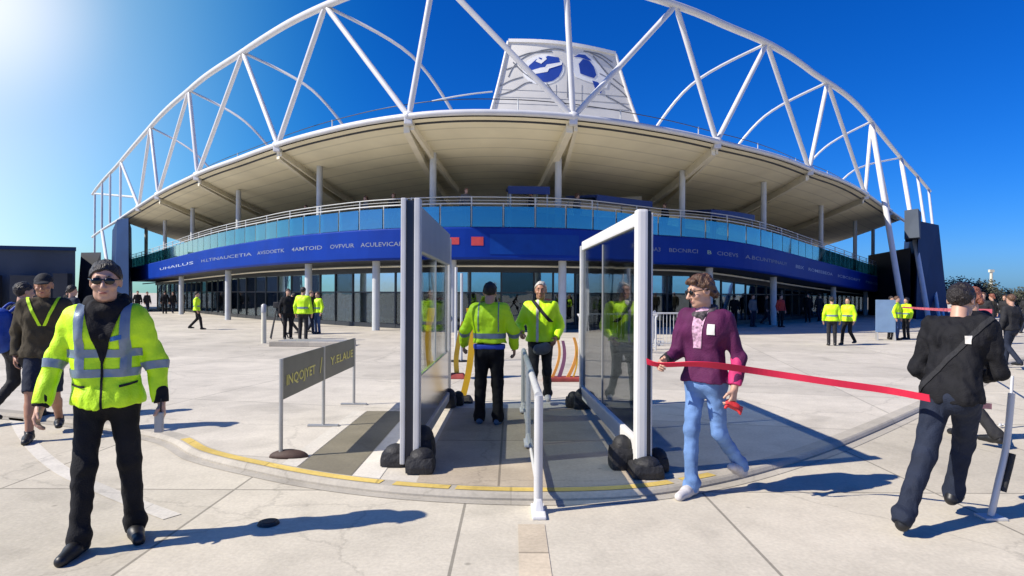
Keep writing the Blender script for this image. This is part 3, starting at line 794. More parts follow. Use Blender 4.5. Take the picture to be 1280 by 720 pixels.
# interior
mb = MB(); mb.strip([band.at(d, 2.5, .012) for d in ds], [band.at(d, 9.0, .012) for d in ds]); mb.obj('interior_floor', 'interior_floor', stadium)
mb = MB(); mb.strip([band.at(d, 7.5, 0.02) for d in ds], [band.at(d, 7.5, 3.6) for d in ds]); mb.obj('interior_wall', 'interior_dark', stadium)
# columns of the ground floor
for x in (212, 268, 367, 455, 560, 712, 800, 900, 985, 1057, 1095):
    d = band.px(x); z1 = FB0 - zb(d)
    mb = MB(); mb.tube([band.at(d, .75, 0), band.at(d, .75, z1 + .01)], .165, 16); mb.obj('ground_column', 'column_grey', stadium)
# terrace slab, balustrade
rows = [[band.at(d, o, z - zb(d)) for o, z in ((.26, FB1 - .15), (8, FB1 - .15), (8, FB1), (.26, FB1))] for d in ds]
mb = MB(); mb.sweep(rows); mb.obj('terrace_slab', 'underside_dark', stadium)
npan = 78
for i in range(npan):
    d0, d1 = Lb * i / npan, Lb * (i + 1) / npan; z0 = FB1 - zb(d0); z1 = FB1 - zb(d1)
    mb = MB()
    q = [band.at(d0 + .04, .1), band.at(d1 - .04, .1)]
    rows = [[p + Vector((0, 0, z + .03)), p + Vector((0, 0, BAL - FB1 + z - .12)), p + n_ + Vector((0, 0, BAL - FB1 + z - .12)), p + n_ + Vector((0, 0, z + .03))] for p, z, n_ in ((q[0], z0, band.at(d0, .03) - band.at(d0)), (q[1], z1, band.at(d1, .03) - band.at(d1)))]
    mb.sweep(rows); pan = mb.obj('balustrade_panel', 'glass_balustrade', stadium)
    mb = MB(); p = band.at(d0, .16); mb.tube([p + Vector((0, 0, z0)), p + Vector((0, 0, z0 + BAL - FB1 + (.28 if i % 2 == 0 else 0)))], .03, 6); mb.obj('baluster', 'column_grey', pan)
for h_, r_ in ((BAL, .032), (BAL + .26, .022), (BAL + .13, .012)):
    mb = MB(); mb.tube([band.at(d, .16, h_ - zb(d)) for d in ds], r_, 6); mb.obj('handrail', 'column_grey', stadium)
# terrace back wall with dark openings
mb = MB(); mb.strip([band.at(d, 8.0, FB1 - zb(d) - .2) for d in ds], [band.at(d, 8.0, 6.0) for d in ds]); mb.obj('terrace_wall', 'terrace_wall', stadium)

# ------------------------------------------------------------------ roof
HE, HT = EYE + 6.42, EYE + 11.4
LE = edge.L[-1]; de = edge.L
def depth_at(d):
    x = abs(pxof(edge.at(d)) - 640) / 490; return 13.5 + 5 * x
def inward(d, o, z=0.0):
    """a point o metres in from the roof edge: halfway between square to it and away from the entrance"""
    p = edge.at(d); n = (edge.at(d, 1.0) - p).normalized(); r = Vector((p.x, p.y, 0)).normalized(); q = p + (n * .42 + r * .58).normalized() * o
    return Vector((q.x, q.y, z))
def soff(d, u):
    """a point of the canopy's underside: u=0 at the front edge, 1 at the back"""
    p = inward(d, depth_at(d) * u); p.z = HE - .16 - 1.55 * u - .2 * math.sin(math.pi * u); return p
nu = 12
me_v, me_f = [], []
for d in de:
    for j in range(nu + 1): me_v.append(soff(d, j / nu))
m_ = MB(); W_ = nu + 1
m_.add(me_v, [(i * W_ + j, i * W_ + j + 1, (i + 1) * W_ + j + 1, (i + 1) * W_ + j) for i in range(len(de) - 1) for j in range(nu)], True)
can = m_.obj('canopy_soffit', 'soffit_fabric', stadium)
uv = can.data.uv_layers.new(name='UVMap')
for lp in can.data.loops:
    i, j = divmod(lp.vertex_index, W_); uv.data[lp.index].uv = (de[i] / 10, j / nu * 2)
m_ = MB()
top_rows = [[inward(d, -.02, HE + .02), inward(d, 3, HE + .35), inward(d, depth_at(d) * .6, HE + .7), inward(d, depth_at(d), HE + .6), inward(d, depth_at(d), HE - 1.9), inward(d, depth_at(d) - .1, HE - 1.9)] for d in de]
m_.sweep(top_rows, closed=False, smooth=False); m_.obj('canopy_roof', 'roof_white', stadium)
mb = MB(); mb.tube([edge.at(d, -.05, HE - .02) for d in de], .11, 12); mb.obj('edge_tube', 'steel_white', stadium)
mb = MB(); mb.tube([edge.at(d, .32, HE - .2) for d in de], .06, 8); mb.obj('gutter_pipe', 'underside_dark', stadium)
# life-line on the roof edge
posts = [LE * i / 40 for i in range(41)]
mb = MB(); mb.tube([edge.at(d, .9, HE + .75) for d in de], .018, 6); mb.obj('roof_cable', 'mullion', stadium)
for d in posts[1:-1:2]:
    mb = MB(); mb.tube([edge.at(d, .9, HE + .05), edge.at(d, .9, HE + .78)], .025, 6); mb.obj('cable_post', 'column_grey', stadium)
for xa, xb in ((512, 614),):
    mb = MB(); mb.tube([edge.at(edge.px(xa + (xb - xa) * i / 8), 1.6, HE + 1.0 + .25 * i / 8) for i in range(9)], .03, 6); mb.obj('roof_cable', 'column_grey', stadium)
# beams under the canopy, in pairs from each truss foot
LOWX = [172, 196, 245, 345, 509, 716, 896, 1012, 1082, 1112]
UPX = [118, 127, 137, 150, 187, 235, 302, 405, 541, 705, 843, 957, 1033, 1088, 1125, 1146, 1160]
def beam(d, s0, s1, u0, u1, w, h):
    pts = []
    for k in range(9):
        u = u0 + (u1 - u0) * k / 8; s = s0 + (s1 - s0) * k / 8
        p = soff(d, u); t = edge.tan(d); pts.append((p + t * s, t))
    rows = [[p - t * w + Vector((0, 0, .02)), p + t * w + Vector((0, 0, .02)), p + t * w - Vector((0, 0, h)), p - t * w - Vector((0, 0, h))] for p, t in pts]
    mb = MB(); mb.sweep(rows); return mb.obj('roof_beam', 'beam_cream', stadium)
for x in LOWX[1:-1]:
    d = edge.px(x); beam(d, -.12, -.5, .015, .95, .13, .34); beam(d, .12, .65, .015, .55, .08, .26)
for x in (275, 425, 610, 805, 955, 1048):
    pass
# terrace columns
for x in (168, 190, 222, 277, 377, 530, 707, 866, 976, 1045, 1085, 1106):
    d = band.px(x); b0 = band.at(d, .9, FB1 - zb(d))
    # soffit height above the column
    best = min(((inward(q, depth_at(q) * u) - Vector((b0.x, b0.y, 0))).length, soff(q, u).z) for q in de[::2] for u in [j / 24 for j in range(25)])
    mb = MB(); mb.tube([b0, Vector((b0.x, b0.y, best[1]))], .14, 14); cl = mb.obj('terrace_column', 'column_grey', stadium)
    mb = MB(); mb.tube([b0 - Vector((0, 0, 0)), b0 + Vector((0, 0, .12))], .26, 14); mb.obj('base_collar', 'column_grey', cl)
# truss: top chord, raking members, back stays, legs
ctop = [ring.at(d, 0, HT) for d in ring.L]
mb = MB(); mb.tube(ctop, .145, 12); mb.obj('top_chord', 'steel_white', stadium)
cl_ = [ring.at(d, .0, HE) for d in ring.L if ring.at(d).x < edge.P[0].x + .3]; cr_ = [ring.at(d, .0, HE) for d in ring.L if ring.at(d).x > edge.P[-1].x - .3]
for c in (cl_, cr_):
    if len(c) > 1:
        mb = MB(); mb.tube(c, .12, 10); mb.obj('bottom_chord', 'steel_white', stadium)
def strut(a, b, r=.14, mid=None, name='truss_strut'):
    a, b = Vector(a), Vector(b); pts = [a, b] if mid is None else smooth_path([a, mid, b], 8)
    L_ = (b - a).length
    if mid is None:
        pts = [a, a.lerp(b, min(.35 / L_, .2)), a.lerp(b, 1 - min(.35 / L_, .2)), b]; rr = [r * .55, r, r, r * .55]
    else: rr = r
    mb = MB(); mb.tube(pts, rr, 12); return mb.obj(name, 'steel_white', stadium)
lo_ = {x: edge.at(edge.px(x), .05, HE) for x in LOWX}; up_ = {x: ring.at(ring.px(x), 0, HT) for x in UPX}
for u, l in ((150, 172), (187, 172), (187, 196), (235, 196), (235, 245), (302, 245), (302, 345), (405, 345), (405, 509), (541, 509), (541, 716), (705, 716), (843, 716), (843, 896), (957, 896), (957, 1012), (1033, 1012), (1033, 1082), (1088, 1082), (1088, 1112)):
    strut(up_[u], lo_[l], .108)
for x in (118, 127, 137, 150): strut(up_[x], ring.at(ring.px(x), 0, HE if x > 120 else 5.2), .10)
strut(ring.at(ring.px(118), 0, HT - .3), ring.at(ring.px(150), 1.0, HE + 2.0), .1)
for x in LOWX:
    mb = MB(); mb.ellipsoid(lo_[x], (.24, .24, .2), 12, 8); mb.box(lo_[x] + Vector((0, -.02, -.2)), (.30, .3, .22), bev=.04); mb.obj('node_joint', 'steel_white', stadium)
# bent back stays from the chord down to the roof behind
for x in (187, 235, 302, 405, 957, 1033, 1088, 1125):
    d = ring.px(x); e_ = edge.px(min(max(x, 160), 1115)); s = 1 if x < 640 else -1
    t = edge.tan(e_) * s
    foot = edge.at(e_, 4.2, HE + .45) + t * 3.6; midp = edge.at(e_, 2.2, HE + 3.1) + t * 2.6
    strut(up_[x], foot, .065, midp, 'back_stay')
# raking legs that come down to the plaza at the ends
for x, gx, gy in ((1088, 1131, 404), (1125, 1161, 401), (1146, 1174, 399), (1160, 1179, 398)):
    g = G(gx, gy); strut(up_[x], g, .16 if x < 1140 else .12, None, 'raking_leg')
for x, gx, gy in ((150, 163, 389), (127, 143, 388)):
    g = G(gx, gy); strut(ring.at(ring.px(x), 0, HE), g, .15, None, 'raking_leg')

# ------------------------------------------------------------------ sail shaped sign tower behind the roof
YT = 33.0
def atY(px, py, Y=YT): return Vector(((px - CX) / F * Y, Y, EYE + (CY + (px - CX) * ROLL - py) / F * Y))
sail = thing('sign_tower', 'white sail shaped tower with blue disc emblem, standing above the stadium roof', 'tower', (2.6, YT, 0))
sail.location = (0, 0, 0)
def sailp(u, v, off=0.0):
    """u across 0..1, v up 0..1: a panel bulging towards the plaza"""
    bl, br_, tl, tr_ = atY(607, 178), atY(800, 178), atY(634, 52), atY(768, 68)
    # flared lower edge
    p = bl.lerp(br_, u).lerp(tl.lerp(tr_, u), v)
    s = math.sin(math.pi * u); flare = (u - .5) * .55 * (1 - v) ** 2.5
    return p + Vector((flare, -.5 * s * (.35 + .65 * v) - off, 0))
nu_, nv_ = 28, 20
mb = MB()
vs = [sailp(i / nu_, j / nv_) for j in range(nv_ + 1) for i in range(nu_ + 1)] + [sailp(i / nu_, j / nv_) + Vector((0, 1.2, 0)) for j in range(nv_ + 1) for i in range(nu_ + 1)]
W_ = nu_ + 1; K_ = W_ * (nv_ + 1); fs = []
for j in range(nv_):
    for i in range(nu_):
        a_ = j * W_ + i; fs.append((a_, a_ + 1, a_ + W_ + 1, a_ + W_)); fs.append((K_ + a_, K_ + a_ + W_, K_ + a_ + W_ + 1, K_ + a_ + 1))
for i in range(nu_):
    fs.append((i, i + K_, i + 1 + K_, i + 1)); t_ = nv_ * W_ + i; fs.append((t_, t_ + 1, t_ + 1 + K_, t_ + K_))
for j in range(nv_):
    a_ = j * W_; fs.append((a_, a_ + W_, a_ + W_ + K_, a_ + K_)); a_ += nu_; fs.append((a_, a_ + K_, a_ + W_ + K_, a_ + W_))
mb.add(vs, fs, False); mb.obj('sail_panel', 'sail_cream', sail)
mb = MB(); mb.prism([(-1.6, YT - .2), (6.9, YT - .2), (6.2, YT + 3), (-1.0, YT + 3)], 6.5, sailp(.5, 0).z + .2); mb.obj('tower_base', 'sail_cream', sail)
def on_sail(px, py, off):
    """the spot of the panel seen at (px, py)"""
    best = None
    u, v = (px - 610) / 180, (170 - py) / 115
    for _ in range(14):
        p = sailp(u, v); qx = CX + F * p.x / p.y; qy = CY - F * (p.z - EYE) / p.y + (qx - CX) * ROLL
        u += (px - qx) / 185; v += (qy - py) / 120
    return sailp(u, v, off)
def sail_shape(pts, m, off, name):
    P = [on_sail(x, y, off) for x, y in pts]; n = len(P); c = sum((Vector(p) for p in P), Vector()) / n
    mb = MB(); Q = [p + Vector((0, .05, 0)) for p in P]
    cc = on_sail(sum(x for x, _ in pts) / n, sum(y for _, y in pts) / n, off)
    mb.add(P + Q + [cc], [(i, (i + 1) % n, 2 * n) for i in range(n)] + [(i, n + i, n + (i + 1) % n, (i + 1) % n) for i in range(n)])
    return mb.obj(name, m, sail)
def sail_line(pts, r, m, name='emblem_line', off=.0):
    pts = smooth_path([Vector((x, y, 0)) for x, y in pts], 5)
    mb = MB(); mb.tube([on_sail(p.x, p.y, off) for p in pts], r, 6); return mb.obj(name, m, sail)
def disc(cx, cy, rx, ry, rot=0, n=28, a0=0, a1=360):
    return [(cx + rx * math.cos(R(a)) * math.cos(rot) - ry * math.sin(R(a)) * math.sin(rot), cy + rx * math.cos(R(a)) * math.sin(rot) + ry * math.sin(R(a)) * math.cos(rot)) for a in [a0 + (a1 - a0) * i / n for i in range(n)]]
sail_shape(disc(678, 87, 26, 19, -.10), 'sail_white', .02, 'emblem_ring')
sail_shape([(656, 90), (660, 82), (668, 75), (673, 72), (678, 74), (683, 70), (690, 71), (697, 72), (698, 78), (702, 79), (701, 88), (697, 96), (690, 101), (682, 103), (674, 102), (664, 97)], 'sail_blue', .035, 'emblem_field')
sail_shape([(656, 93), (664, 88), (674, 85), (682, 84), (682, 81), (701, 78), (701, 81), (685, 86), (683, 90), (660, 94)], 'sail_white', .05, 'emblem_bar')
sail_shape([(668, 77), (671, 73), (675, 76), (680, 71), (682, 74), (675, 80)], 'sail_white', .05, 'emblem_bar')
sail_shape([(716, 72), (722, 66), (730, 66), (738, 72), (748, 82), (756, 92), (760, 102), (757, 110), (749, 109), (740, 104), (728, 100), (718, 96), (714, 84)], 'sail_white', .02, 'emblem_ring')
sail_shape([(722, 80), (727, 74), (735, 76), (741, 84), (744, 94), (741, 98), (732, 95), (724, 92)], 'sail_blue', .035, 'emblem_field')
sail_shape([(716, 71), (722, 68), (730, 69), (738, 76), (732, 75), (724, 72)], 'sail_blue', .035, 'emblem_field')
sail_shape([(739, 101), (746, 103), (751, 110), (750, 117), (743, 112)], 'sail_blue', .035, 'emblem_field')
for pts in (((634, 96), (640, 84), (650, 74), (668, 65), (690, 61), (704, 63)), ((644, 72), (662, 66), (688, 64)), ((631, 87), (645, 82)), ((623, 108), (636, 101), (652, 96)), ((622, 119), (640, 113), (655, 104), (664, 103)), ((682, 104), (692, 118), (706, 130)), ((640, 78), (652, 90), (668, 102)), ((736, 66), (752, 74), (768, 88)), ((728, 64), (748, 68), (764, 78)), ((748, 92), (756, 96)), ((756, 120), (770, 127), (788, 138)), ((762, 104), (775, 114), (783, 122)), ((708, 84), (708, 122)), ((740, 70), (758, 92), (780, 110))):
    sail_line(pts, .035, 'sail_line')
for y_ in (112, 121, 129):
    sail_line([(625 - (y_ - 112) * .5, y_), (700, y_ + 3), (785, y_ + 9)], .014, 'sail_line', 'panel_seam')
for x_ in (694, 726):
    sail_line([(x_, 106), (x_, 128)], .014, 'sail_line', 'panel_seam')
mb = MB(); mb.sweep([[sailp(i / 20, 1, o) + Vector((0, 0, z)) for o, z in ((.10, -.05), (.10, .12), (-.2, .12), (-.2, -.05))] for i in range(21)]); mb.obj('top_rim', 'roof_white', sail)
for s_ in (0, 1):
    mb = MB(); mb.tube([sailp(s_, j / 14, .02) for j in range(15)], .09, 8); mb.obj('side_rim', 'roof_white', sail)

# ------------------------------------------------------------------ towers at the two ends, low block to the west, things far off
def block(name, label, cat, poly, z1, m, top=None, group=None):
    t = thing(name, label, cat, (0, 0, 0), 0, group); mb = MB(); mb.prism(poly, 0, z1, top); mb.obj('wall', m, t); return t
pl = lambda px, Y: ((px - CX) / F * Y, Y)
tw = block('stair_tower', 'dark blue tapering stair tower at the east end behind the raking white legs', 'tower', [pl(1145, 41.5), pl(1186, 45), pl(1176, 60), pl(1126, 60)], 6.9, 'tower_blue', [pl(1148, 43.5), pl(1173, 46), pl(1170, 60), pl(1130, 60)])
mb = MB(); mb.prism([pl(1130, 43), pl(1149, 42), pl(1151, 44), pl(1132, 46)], 5.6, 7.7, [pl(1130, 44), pl(1147, 43), pl(1151, 45), pl(1132, 47)]); mb.obj('cab', 'low_block', tw)
block('service_block', 'black recessed service block under the east end of the roof', 'building', [pl(1085, 52), pl(1138, 43.5), pl(1140, 58), pl(1090, 62)], 5.0, 'low_block_dark')
tw = block('stair_tower', 'dark grey blue stair tower at the west end, beside the lowest roof column', 'tower', [pl(143, 50), pl(161, 48.8), pl(166, 58), pl(138, 60)], 7.6, 'tower_blue', [pl(146, 51), pl(160, 50), pl(164, 58), pl(140, 60)])
lb = block('low_building', 'long low dark building west of the plaza, behind the walking visitors', 'building', [pl(-260, 47), pl(94, 52), pl(92, 70), pl(-260, 66)], 5.15, 'low_block')
for x0, x1, z0, z1 in ((12, 52, .1, 2.9), (66, 84, .1, 3.1), (-60, -5, .1, 2.9)):
    mb = MB(); a_, b_ = pl(x0, 51 - .1 + (x0 - 94) * .0141), pl(x1, 51 - .1 + (x1 - 94) * .0141)
    mb.prism([a_, b_, (b_[0], b_[1] + .6), (a_[0], a_[1] + .6)], z0, z1); mb.obj('doorway', 'low_block_dark', lb)
mb = MB(); mb.prism([pl(-260, 46.7), pl(95, 51.8), pl(95, 52.6), pl(-260, 47.5)], 5.05, 5.35); mb.obj('parapet', 'tower_blue', lb)
block('low_building', 'small black stepped building between the long low building and the west tower', 'building', [pl(96, 54), pl(126, 54), pl(126, 66), pl(96, 66)], 5.1, 'low_block_dark', [pl(101, 55), pl(126, 54.5), pl(126, 66), pl(101, 66)])
m_ = thing('mast', 'thin pale mast far beyond the plaza on the east side', 'mast', (0, 0, 0)); p = pl(1239, 70)
mb = MB(); mb.tube([(p[0], p[1], 0), (p[0], p[1], 4.4)], [.22, .14], 10); mb.obj('pole', 'pole_cream', m_); mb = MB(); mb.box((p[0], p[1], 4.5), (.5, .3, .3)); mb.obj('lamp_head', 'pole_cream', m_)
def tree(px, Y, h, w, label, seed):
    r = random.Random(seed); x, y = pl(px, Y)
    t = thing('tree', label, 'tree', (x, y, 0))
    mb = MB(); mb.tube([(0, 0, 0), (.05, 0, h * .3), (.1, .05, h * .7)], [.22, .16, .06], 8)
    for k in range(5):
        a = k * 1.3; mb.tube([(.05, 0, h * (.3 + .06 * k)), (math.cos(a) * w * .3, math.sin(a) * w * .3, h * (.5 + .08 * k))], [.08, .03], 5)
    mb.obj('trunk', 'bark', t)
    vs, fs = [], []
    for k in range(46):
        a = r.uniform(0, 6.28); rr = w * .5 * math.sqrt(r.random()); zc = h * (.3 + .62 * r.random() * (1 - (rr / w) ** 2)); c = Vector((math.cos(a) * rr, math.sin(a) * rr, zc))
        for q in range(60):
            d = Vector((r.gauss(0, 1), r.gauss(0, 1), r.gauss(0, .8))) * w * .06; u = Vector((r.gauss(0, 1), r.gauss(0, 1), r.gauss(0, 1))).normalized(); v = u.orthogonal().normalized(); s = .11
            o = len(vs); p_ = c + d; vs += [p_ - u * s, p_ + v * s * .6, p_ + u * s, p_ - v * s * .6]; fs.append((o, o + 1, o + 2, o + 3))
    mb = MB(); mb.add(vs, fs); mb.obj('crown', 'leaf_dark', t)
for i, (px, Y, h, w, lb_) in enumerate(((1205, 52, 3.3, 4.6, 'low dark bush-like tree just past the east stair tower'), (1226, 55, 2.7, 4.2, 'low dark tree left of the thin mast'), (1256, 60, 2.5, 4.4, 'low dark tree right of the thin mast'), (1282, 64, 2.4, 4.0, 'low dark tree at the outermost east end of the row'))):
    tree(px, Y, h, w, lb_, i)
# blue awning boxes on the terrace
for x0, x1, zt, lb_ in ((636, 694, 6.0, 'wide dark blue awning on the terrace above the entrance'), (764, 832, 5.85, 'dark blue awning on the terrace right of the white gate'), (905, 965, 5.75, 'dark blue awning on the terrace nearest the east end')):
    d0, d1 = band.px(x0), band.px(x1); t = thing('awning', lb_, 'awning')
    rows = [[band.at(d0 + (d1 - d0) * i / 6, o, z - zb(d0)) for o, z in ((.9, zt - .34), (.9, zt - .02), (3.1, zt + .2), (3.1, zt + .1), (1.0, zt - .12), (.98, zt - .34))] for i in range(7)]
    mb = MB(); mb.sweep(rows); mb.obj('canvas', 'awning_blue', t)
    for q in (d0 + .1, d1 - .1):
        for o in (1.0, 3.0): mb = MB(); mb.tube([band.at(q, o, FB1 - zb(d0)), band.at(q, o, zt - zb(d0))], .04, 6); mb.obj('post', 'column_grey', t)
# ------------------------------------------------------------------ the two glass gates
def weight(mb, c, r, h):
    """lumpy rubber ballast block: stacked rounded slabs"""
    mb.box((c[0], c[1], h * .34), (r * 2, r * 2.1, h * .68), bev=min(h * .3, r * .55), taper=.92); mb.ellipsoid((c[0] + .01, c[1], h * .62), (r * .82, r * .9, h * .38), 16, 10)
gl = thing('glass_gate', 'silver framed glass gate with grey head panel, beside the olive sign barrier', 'gate', (-.89, 5.42, 0), R(0))
LG, HG = 3.1, 2.33
def gpost(y, w, name, par, m1, strip=True, h=HG, dep=.13):
    mb = MB(); mb.box((-w / 2 + .0225, y, h / 2 + .06), (.045 if w > .12 else .035, dep, h), bev=.012); mb.box((w / 2 - .026, y, h / 2 + .06), (.052 if w > .12 else .04, dep, h), bev=.012)
    p = mb.obj(name, m1, par)
    if strip: mb = MB(); mb.box((0, y + .005, h / 2 + .055), (w - (.095 if w > .12 else .07), dep - .03, h - .03)); mb.obj('dark_insert', 'dark_strip', p)
    return p
gpost(0, .168, 'near_post', gl, 'chrome'); gpost(LG, .10, 'far_post', gl, 'chrome', True, 2.26)
mb = MB(); mb.box((0, LG / 2, 2.16), (.075, LG - .17, .42), bev=.01); mb.obj('head_panel', 'panel_grey', gl)
mb = MB(); mb.box((0, LG / 2, 1.38), (.014, LG - .17, 1.20)); mb.obj('glass_pane', 'glass_clear', gl)
mb = MB(); mb.box((0, LG / 2, .50), (.06, LG - .17, .54), bev=.01); mb.obj('kick_panel', 'kick_metal', gl)
mb = MB(); mb.box((0, LG / 2, .16), (.10, LG - .15, .12), bev=.02); mb.obj('bottom_rail', 'aluminium', gl)
for y in (1.7,):
    mb = MB(); mb.box((0, y, 1.38), (.025, .022, 1.2)); mb.obj('mullion', 'aluminium', gl)
for c, r, h in (((.10, -.05), .13, .21), ((-.17, .16), .12, .19), ((.06, .26), .13, .34), ((.02, LG - .1), .12, .26), ((.14, LG + .06), .09, .2)):
    mb = MB(); weight(mb, c, r, h); mb.obj('ballast_foot', 'rubber', gl)

gr = thing('glass_gate', 'white framed glass gate with dark tinted pane, beside the woman in purple', 'gate', (1.13, 5.33, 0), R(2.5))
HG = 2.27
mb = MB(); mb.box((-.014, 0, HG / 2 + .04), (.092, .14, HG - .04), bev=.025); p = mb.obj('near_post', 'powder_white', gr)
mb = MB(); mb.box((.049, .01, HG / 2 + .035), (.032, .12, HG - .06), bev=.01); mb.obj('dark_insert', 'dark_strip', p)
mb = MB(); mb.box((.072, .01, HG / 2 + .03), (.015, .12, HG - .08), bev=.006); mb.obj('edge_trim', 'aluminium', p)
mb = MB(); mb.box((-.02, LG, 1.12), (.085, .10, 2.20), bev=.015); mb.obj('far_post', 'aluminium', gr)
mb = MB(); mb.box((-.02, LG / 2, 2.21), (.07, LG - .13, .12), bev=.02); mb.obj('head_rail', 'powder_white', gr)
mb = MB(); mb.box((-.02, LG / 2, 1.235), (.014, LG - .14, 1.83)); mb.obj('glass_pane', 'glass_gate', gr)
mb = MB(); mb.box((-.02, LG / 2, .22), (.07, LG - .13, .16), bev=.02); mb.obj('bottom_rail', 'powder_white', gr)
for y in (1.65,):
    mb = MB(); mb.box((-.02, y, 1.22), (.03, .025, 1.80)); mb.obj('mullion', 'panel_grey', gr)
for c, r, h in (((.02, -.06), .14, .17), ((-.14, .18), .11, .30), ((.16, .1), .10, .2), ((-.04, LG - .05), .13, .28), ((-.15, LG + .05), .10, .22)):
    mb = MB(); weight(mb, c, r, h); mb.obj('ballast_foot', 'rubber', gr)

# two slim poles beside the silver gate
for x, y, h, lb in ((585, 452, 1.92, 'taller slim grey pole behind the silver gate'), (592, 452, 1.78, 'shorter slim grey pole behind the silver gate, nearer the entrance')):
    p = G(x - 15, y); t = thing('pole', lb, 'pole', p); mb = MB(); mb.tube([(0, 0, 0), (0, 0, h + .25)], .032, 10); mb.obj('shaft', 'aluminium', t); mb = MB(); mb.tube([(0, 0, 0), (0, 0, .03)], .14, 16); mb.obj('base_plate', 'rubber', t)

# ------------------------------------------------------------------ centre barrier
bar = thing('lane_barrier', 'low silver lane barrier with glass infill in the middle of the entry lane', 'barrier', (.20, 4.52, LOW))
t_ = G(655, 515) - Vector((.20, 4.52, 0)); Lb_ = t_.length; rzb = math.atan2(t_.y, t_.x)
bar.rotation_euler = (0, 0, rzb)
for k, x in enumerate((0, Lb_ * .5, Lb_)):
    z0 = 0 if k == 0 else .07
    mb = MB(); mb.tube([(x, 0, z0), (x, 0, .86)], .033, 12); mb.obj('post', 'chrome', bar)
    mb = MB(); mb.box((x - .02, 0, z0 + .012), (.30, .10, .024), bev=.01); mb.box((x, 0, z0 + .06), (.12, .085, .10), bev=.02, taper=.6); mb.obj('foot', 'powder_white', bar)
for x0, x1 in ((.05, Lb_ * .5 - .05), (Lb_ * .5 + .05, Lb_ - .05)):
    mb = MB(); mb.box(((x0 + x1) / 2, 0, .49), (x1 - x0, .012, .58)); mb.obj('infill_pane', 'glass_barrier', bar)
    mb = MB(); mb.tube([(x0, 0, .17), (x1, 0, .17)], .02, 8); mb.obj('lower_rail', 'aluminium', bar)
mb = MB(); mb.tube([(-.02, 0, .86), (Lb_ + .05, 0, .86)], .030, 12); mb.obj('top_rail', 'aluminium', bar)

# ------------------------------------------------------------------ olive sign barrier
A, B_, C_ = G(352, 572), G(405, 533), G(443, 506)
sg = thing('sign_barrier', 'olive grey two-panel sign barrier with yellow lettering on slim posts', 'barrier', (A.x, A.y, 0))
loc = [p - A for p in (A, B_, C_)]
for i, p in enumerate(loc):
    mb = MB(); mb.tube([p, p + Vector((0, 0, .93))], .02, 10); mb.obj('post', 'sign_post', sg)
    d = (loc[2] - loc[0]).normalized(); n = Vector((-d.y, d.x, 0))
    mb = MB(); ang = math.atan2(n.y, n.x)
    if i: mb.box(p + Vector((0, 0, .012)), (.36, .06, .024), rz=ang, bev=.008)
    else: mb.ellipsoid(p + Vector((.07, .02, .0)), (.19, .08, .075), zmin=0); 
    mb.obj('foot', 'sign_post' if i else 'foot_brown', sg)
for i, (p, q) in enumerate(((loc[0], loc[1]), (loc[1], loc[2]))):
    d = (q - p).normalized(); L_ = (q - p).length; M = Matrix(((d.x, -d.y, 0), (d.y, d.x, 0), (0, 0, 1)))
    mid = (p + q) / 2 + Vector((0, 0, .735))
    mb = MB(); mb.box(mid, (L_ - .045, .018, .39), M=M, bev=.005); pn = mb.obj('sign_panel', 'sign_olive', sg)
    for txt, u0, u1, hh, z in ((('INQOJYET', .08, .74, .10, -.02), ('/', .86, .93, .17, .0)), (('Y.ELAUE', .16, .92, .10, .0),))[i]:
        vs, fs, w = text_mesh(txt, .02)
        n = Vector((d.y, -d.x, 0)); 
        out = [mid + d * (-L_ / 2 + L_ * (u0 + (u1 - u0) * v.x / w)) + n * .0135 + Vector((0, 0, z + (v.y - .5) * hh)) for v in vs]
        mb = MB(); mb.add(out, fs); mb.obj('lettering', 'letter_yellow', pn)

# ------------------------------------------------------------------ red tape barrier held across, stanchion, small things
def ribbon(name, label, cat, pts, w, m, sag=0, twist=None, group=None):
    P = smooth_path(pts, 10); mb = MB(); n = len(P); rows = []
    for i, p in enumerate(P):
        t = (P[min(i + 1, n - 1)] - P[max(i - 1, 0)]).normalized(); side = t.cross(Vector((0, 0, 1))).normalized(); u = Vector((0, 0, 1))
        a = (twist(i / (n - 1)) if twist else 0); v = u * math.cos(a) + side * math.sin(a); th = side * math.cos(a) - u * math.sin(a)
        rows.append([p - v * w / 2 - th * .003, p + v * w / 2 - th * .003, p + v * w / 2 + th * .003, p - v * w / 2 + th * .003])
    mb.sweep(rows); o = mb.obj(name, m); return tag(o, label, cat, group)
def at(px, py, Y): return Vector(((px - CX) / F * Y, Y, EYE + (CY + (px - CX) * ROLL - py) / F * Y))
ribbon('barrier_tape', 'thin red and white tape stretched behind the head of the man in black', 'tape', [at(1128, 384, 17.5), at(1165, 386.5, 12), at(1205, 388, 8.2), at(1240, 389, 7.2)], .05, 'pink_tape')
ribbon('barrier_tape', 'short loose pink tape end trailing beyond the man in black', 'tape', [at(1205, 503, 4.7), at(1222, 506, 4.9), at(1240, 508, 5.3)], .05, 'pink_tape')
st = thing('stanchion', 'bent silver stanchion pole leaning outwards by the east edge of the pavement', 'stanchion', G(1240, 648, LOW))
mb = MB(); mb.tube(smooth_path([(0, 0, .02), (.05, 0, .25), (.125, .02, .52), (.17, .03, .9)], 6), .022, 10); mb.obj('pole', 'chrome', st)
mb = MB(); mb.tube([(.073, -.018, .2), (.125, -.012, .38), (.15, -.006, .47)], .02, 8); mb.obj('grip', 'rubber', st)
mb = MB(); mb.box((0, 0, .01), (.16, .12, .02), bev=.006); mb.obj('base_plate', 'aluminium', st)
st = thing('stanchion', 'small steel stanchion with dropped chain, beyond the bent silver pole', 'stanchion', G(1262, 535, LOW))
mb = MB(); mb.tube([(0, 0, 0), (.12, .1, .62)], .018, 8); mb.obj('pole', 'chrome', st)
mb = MB()
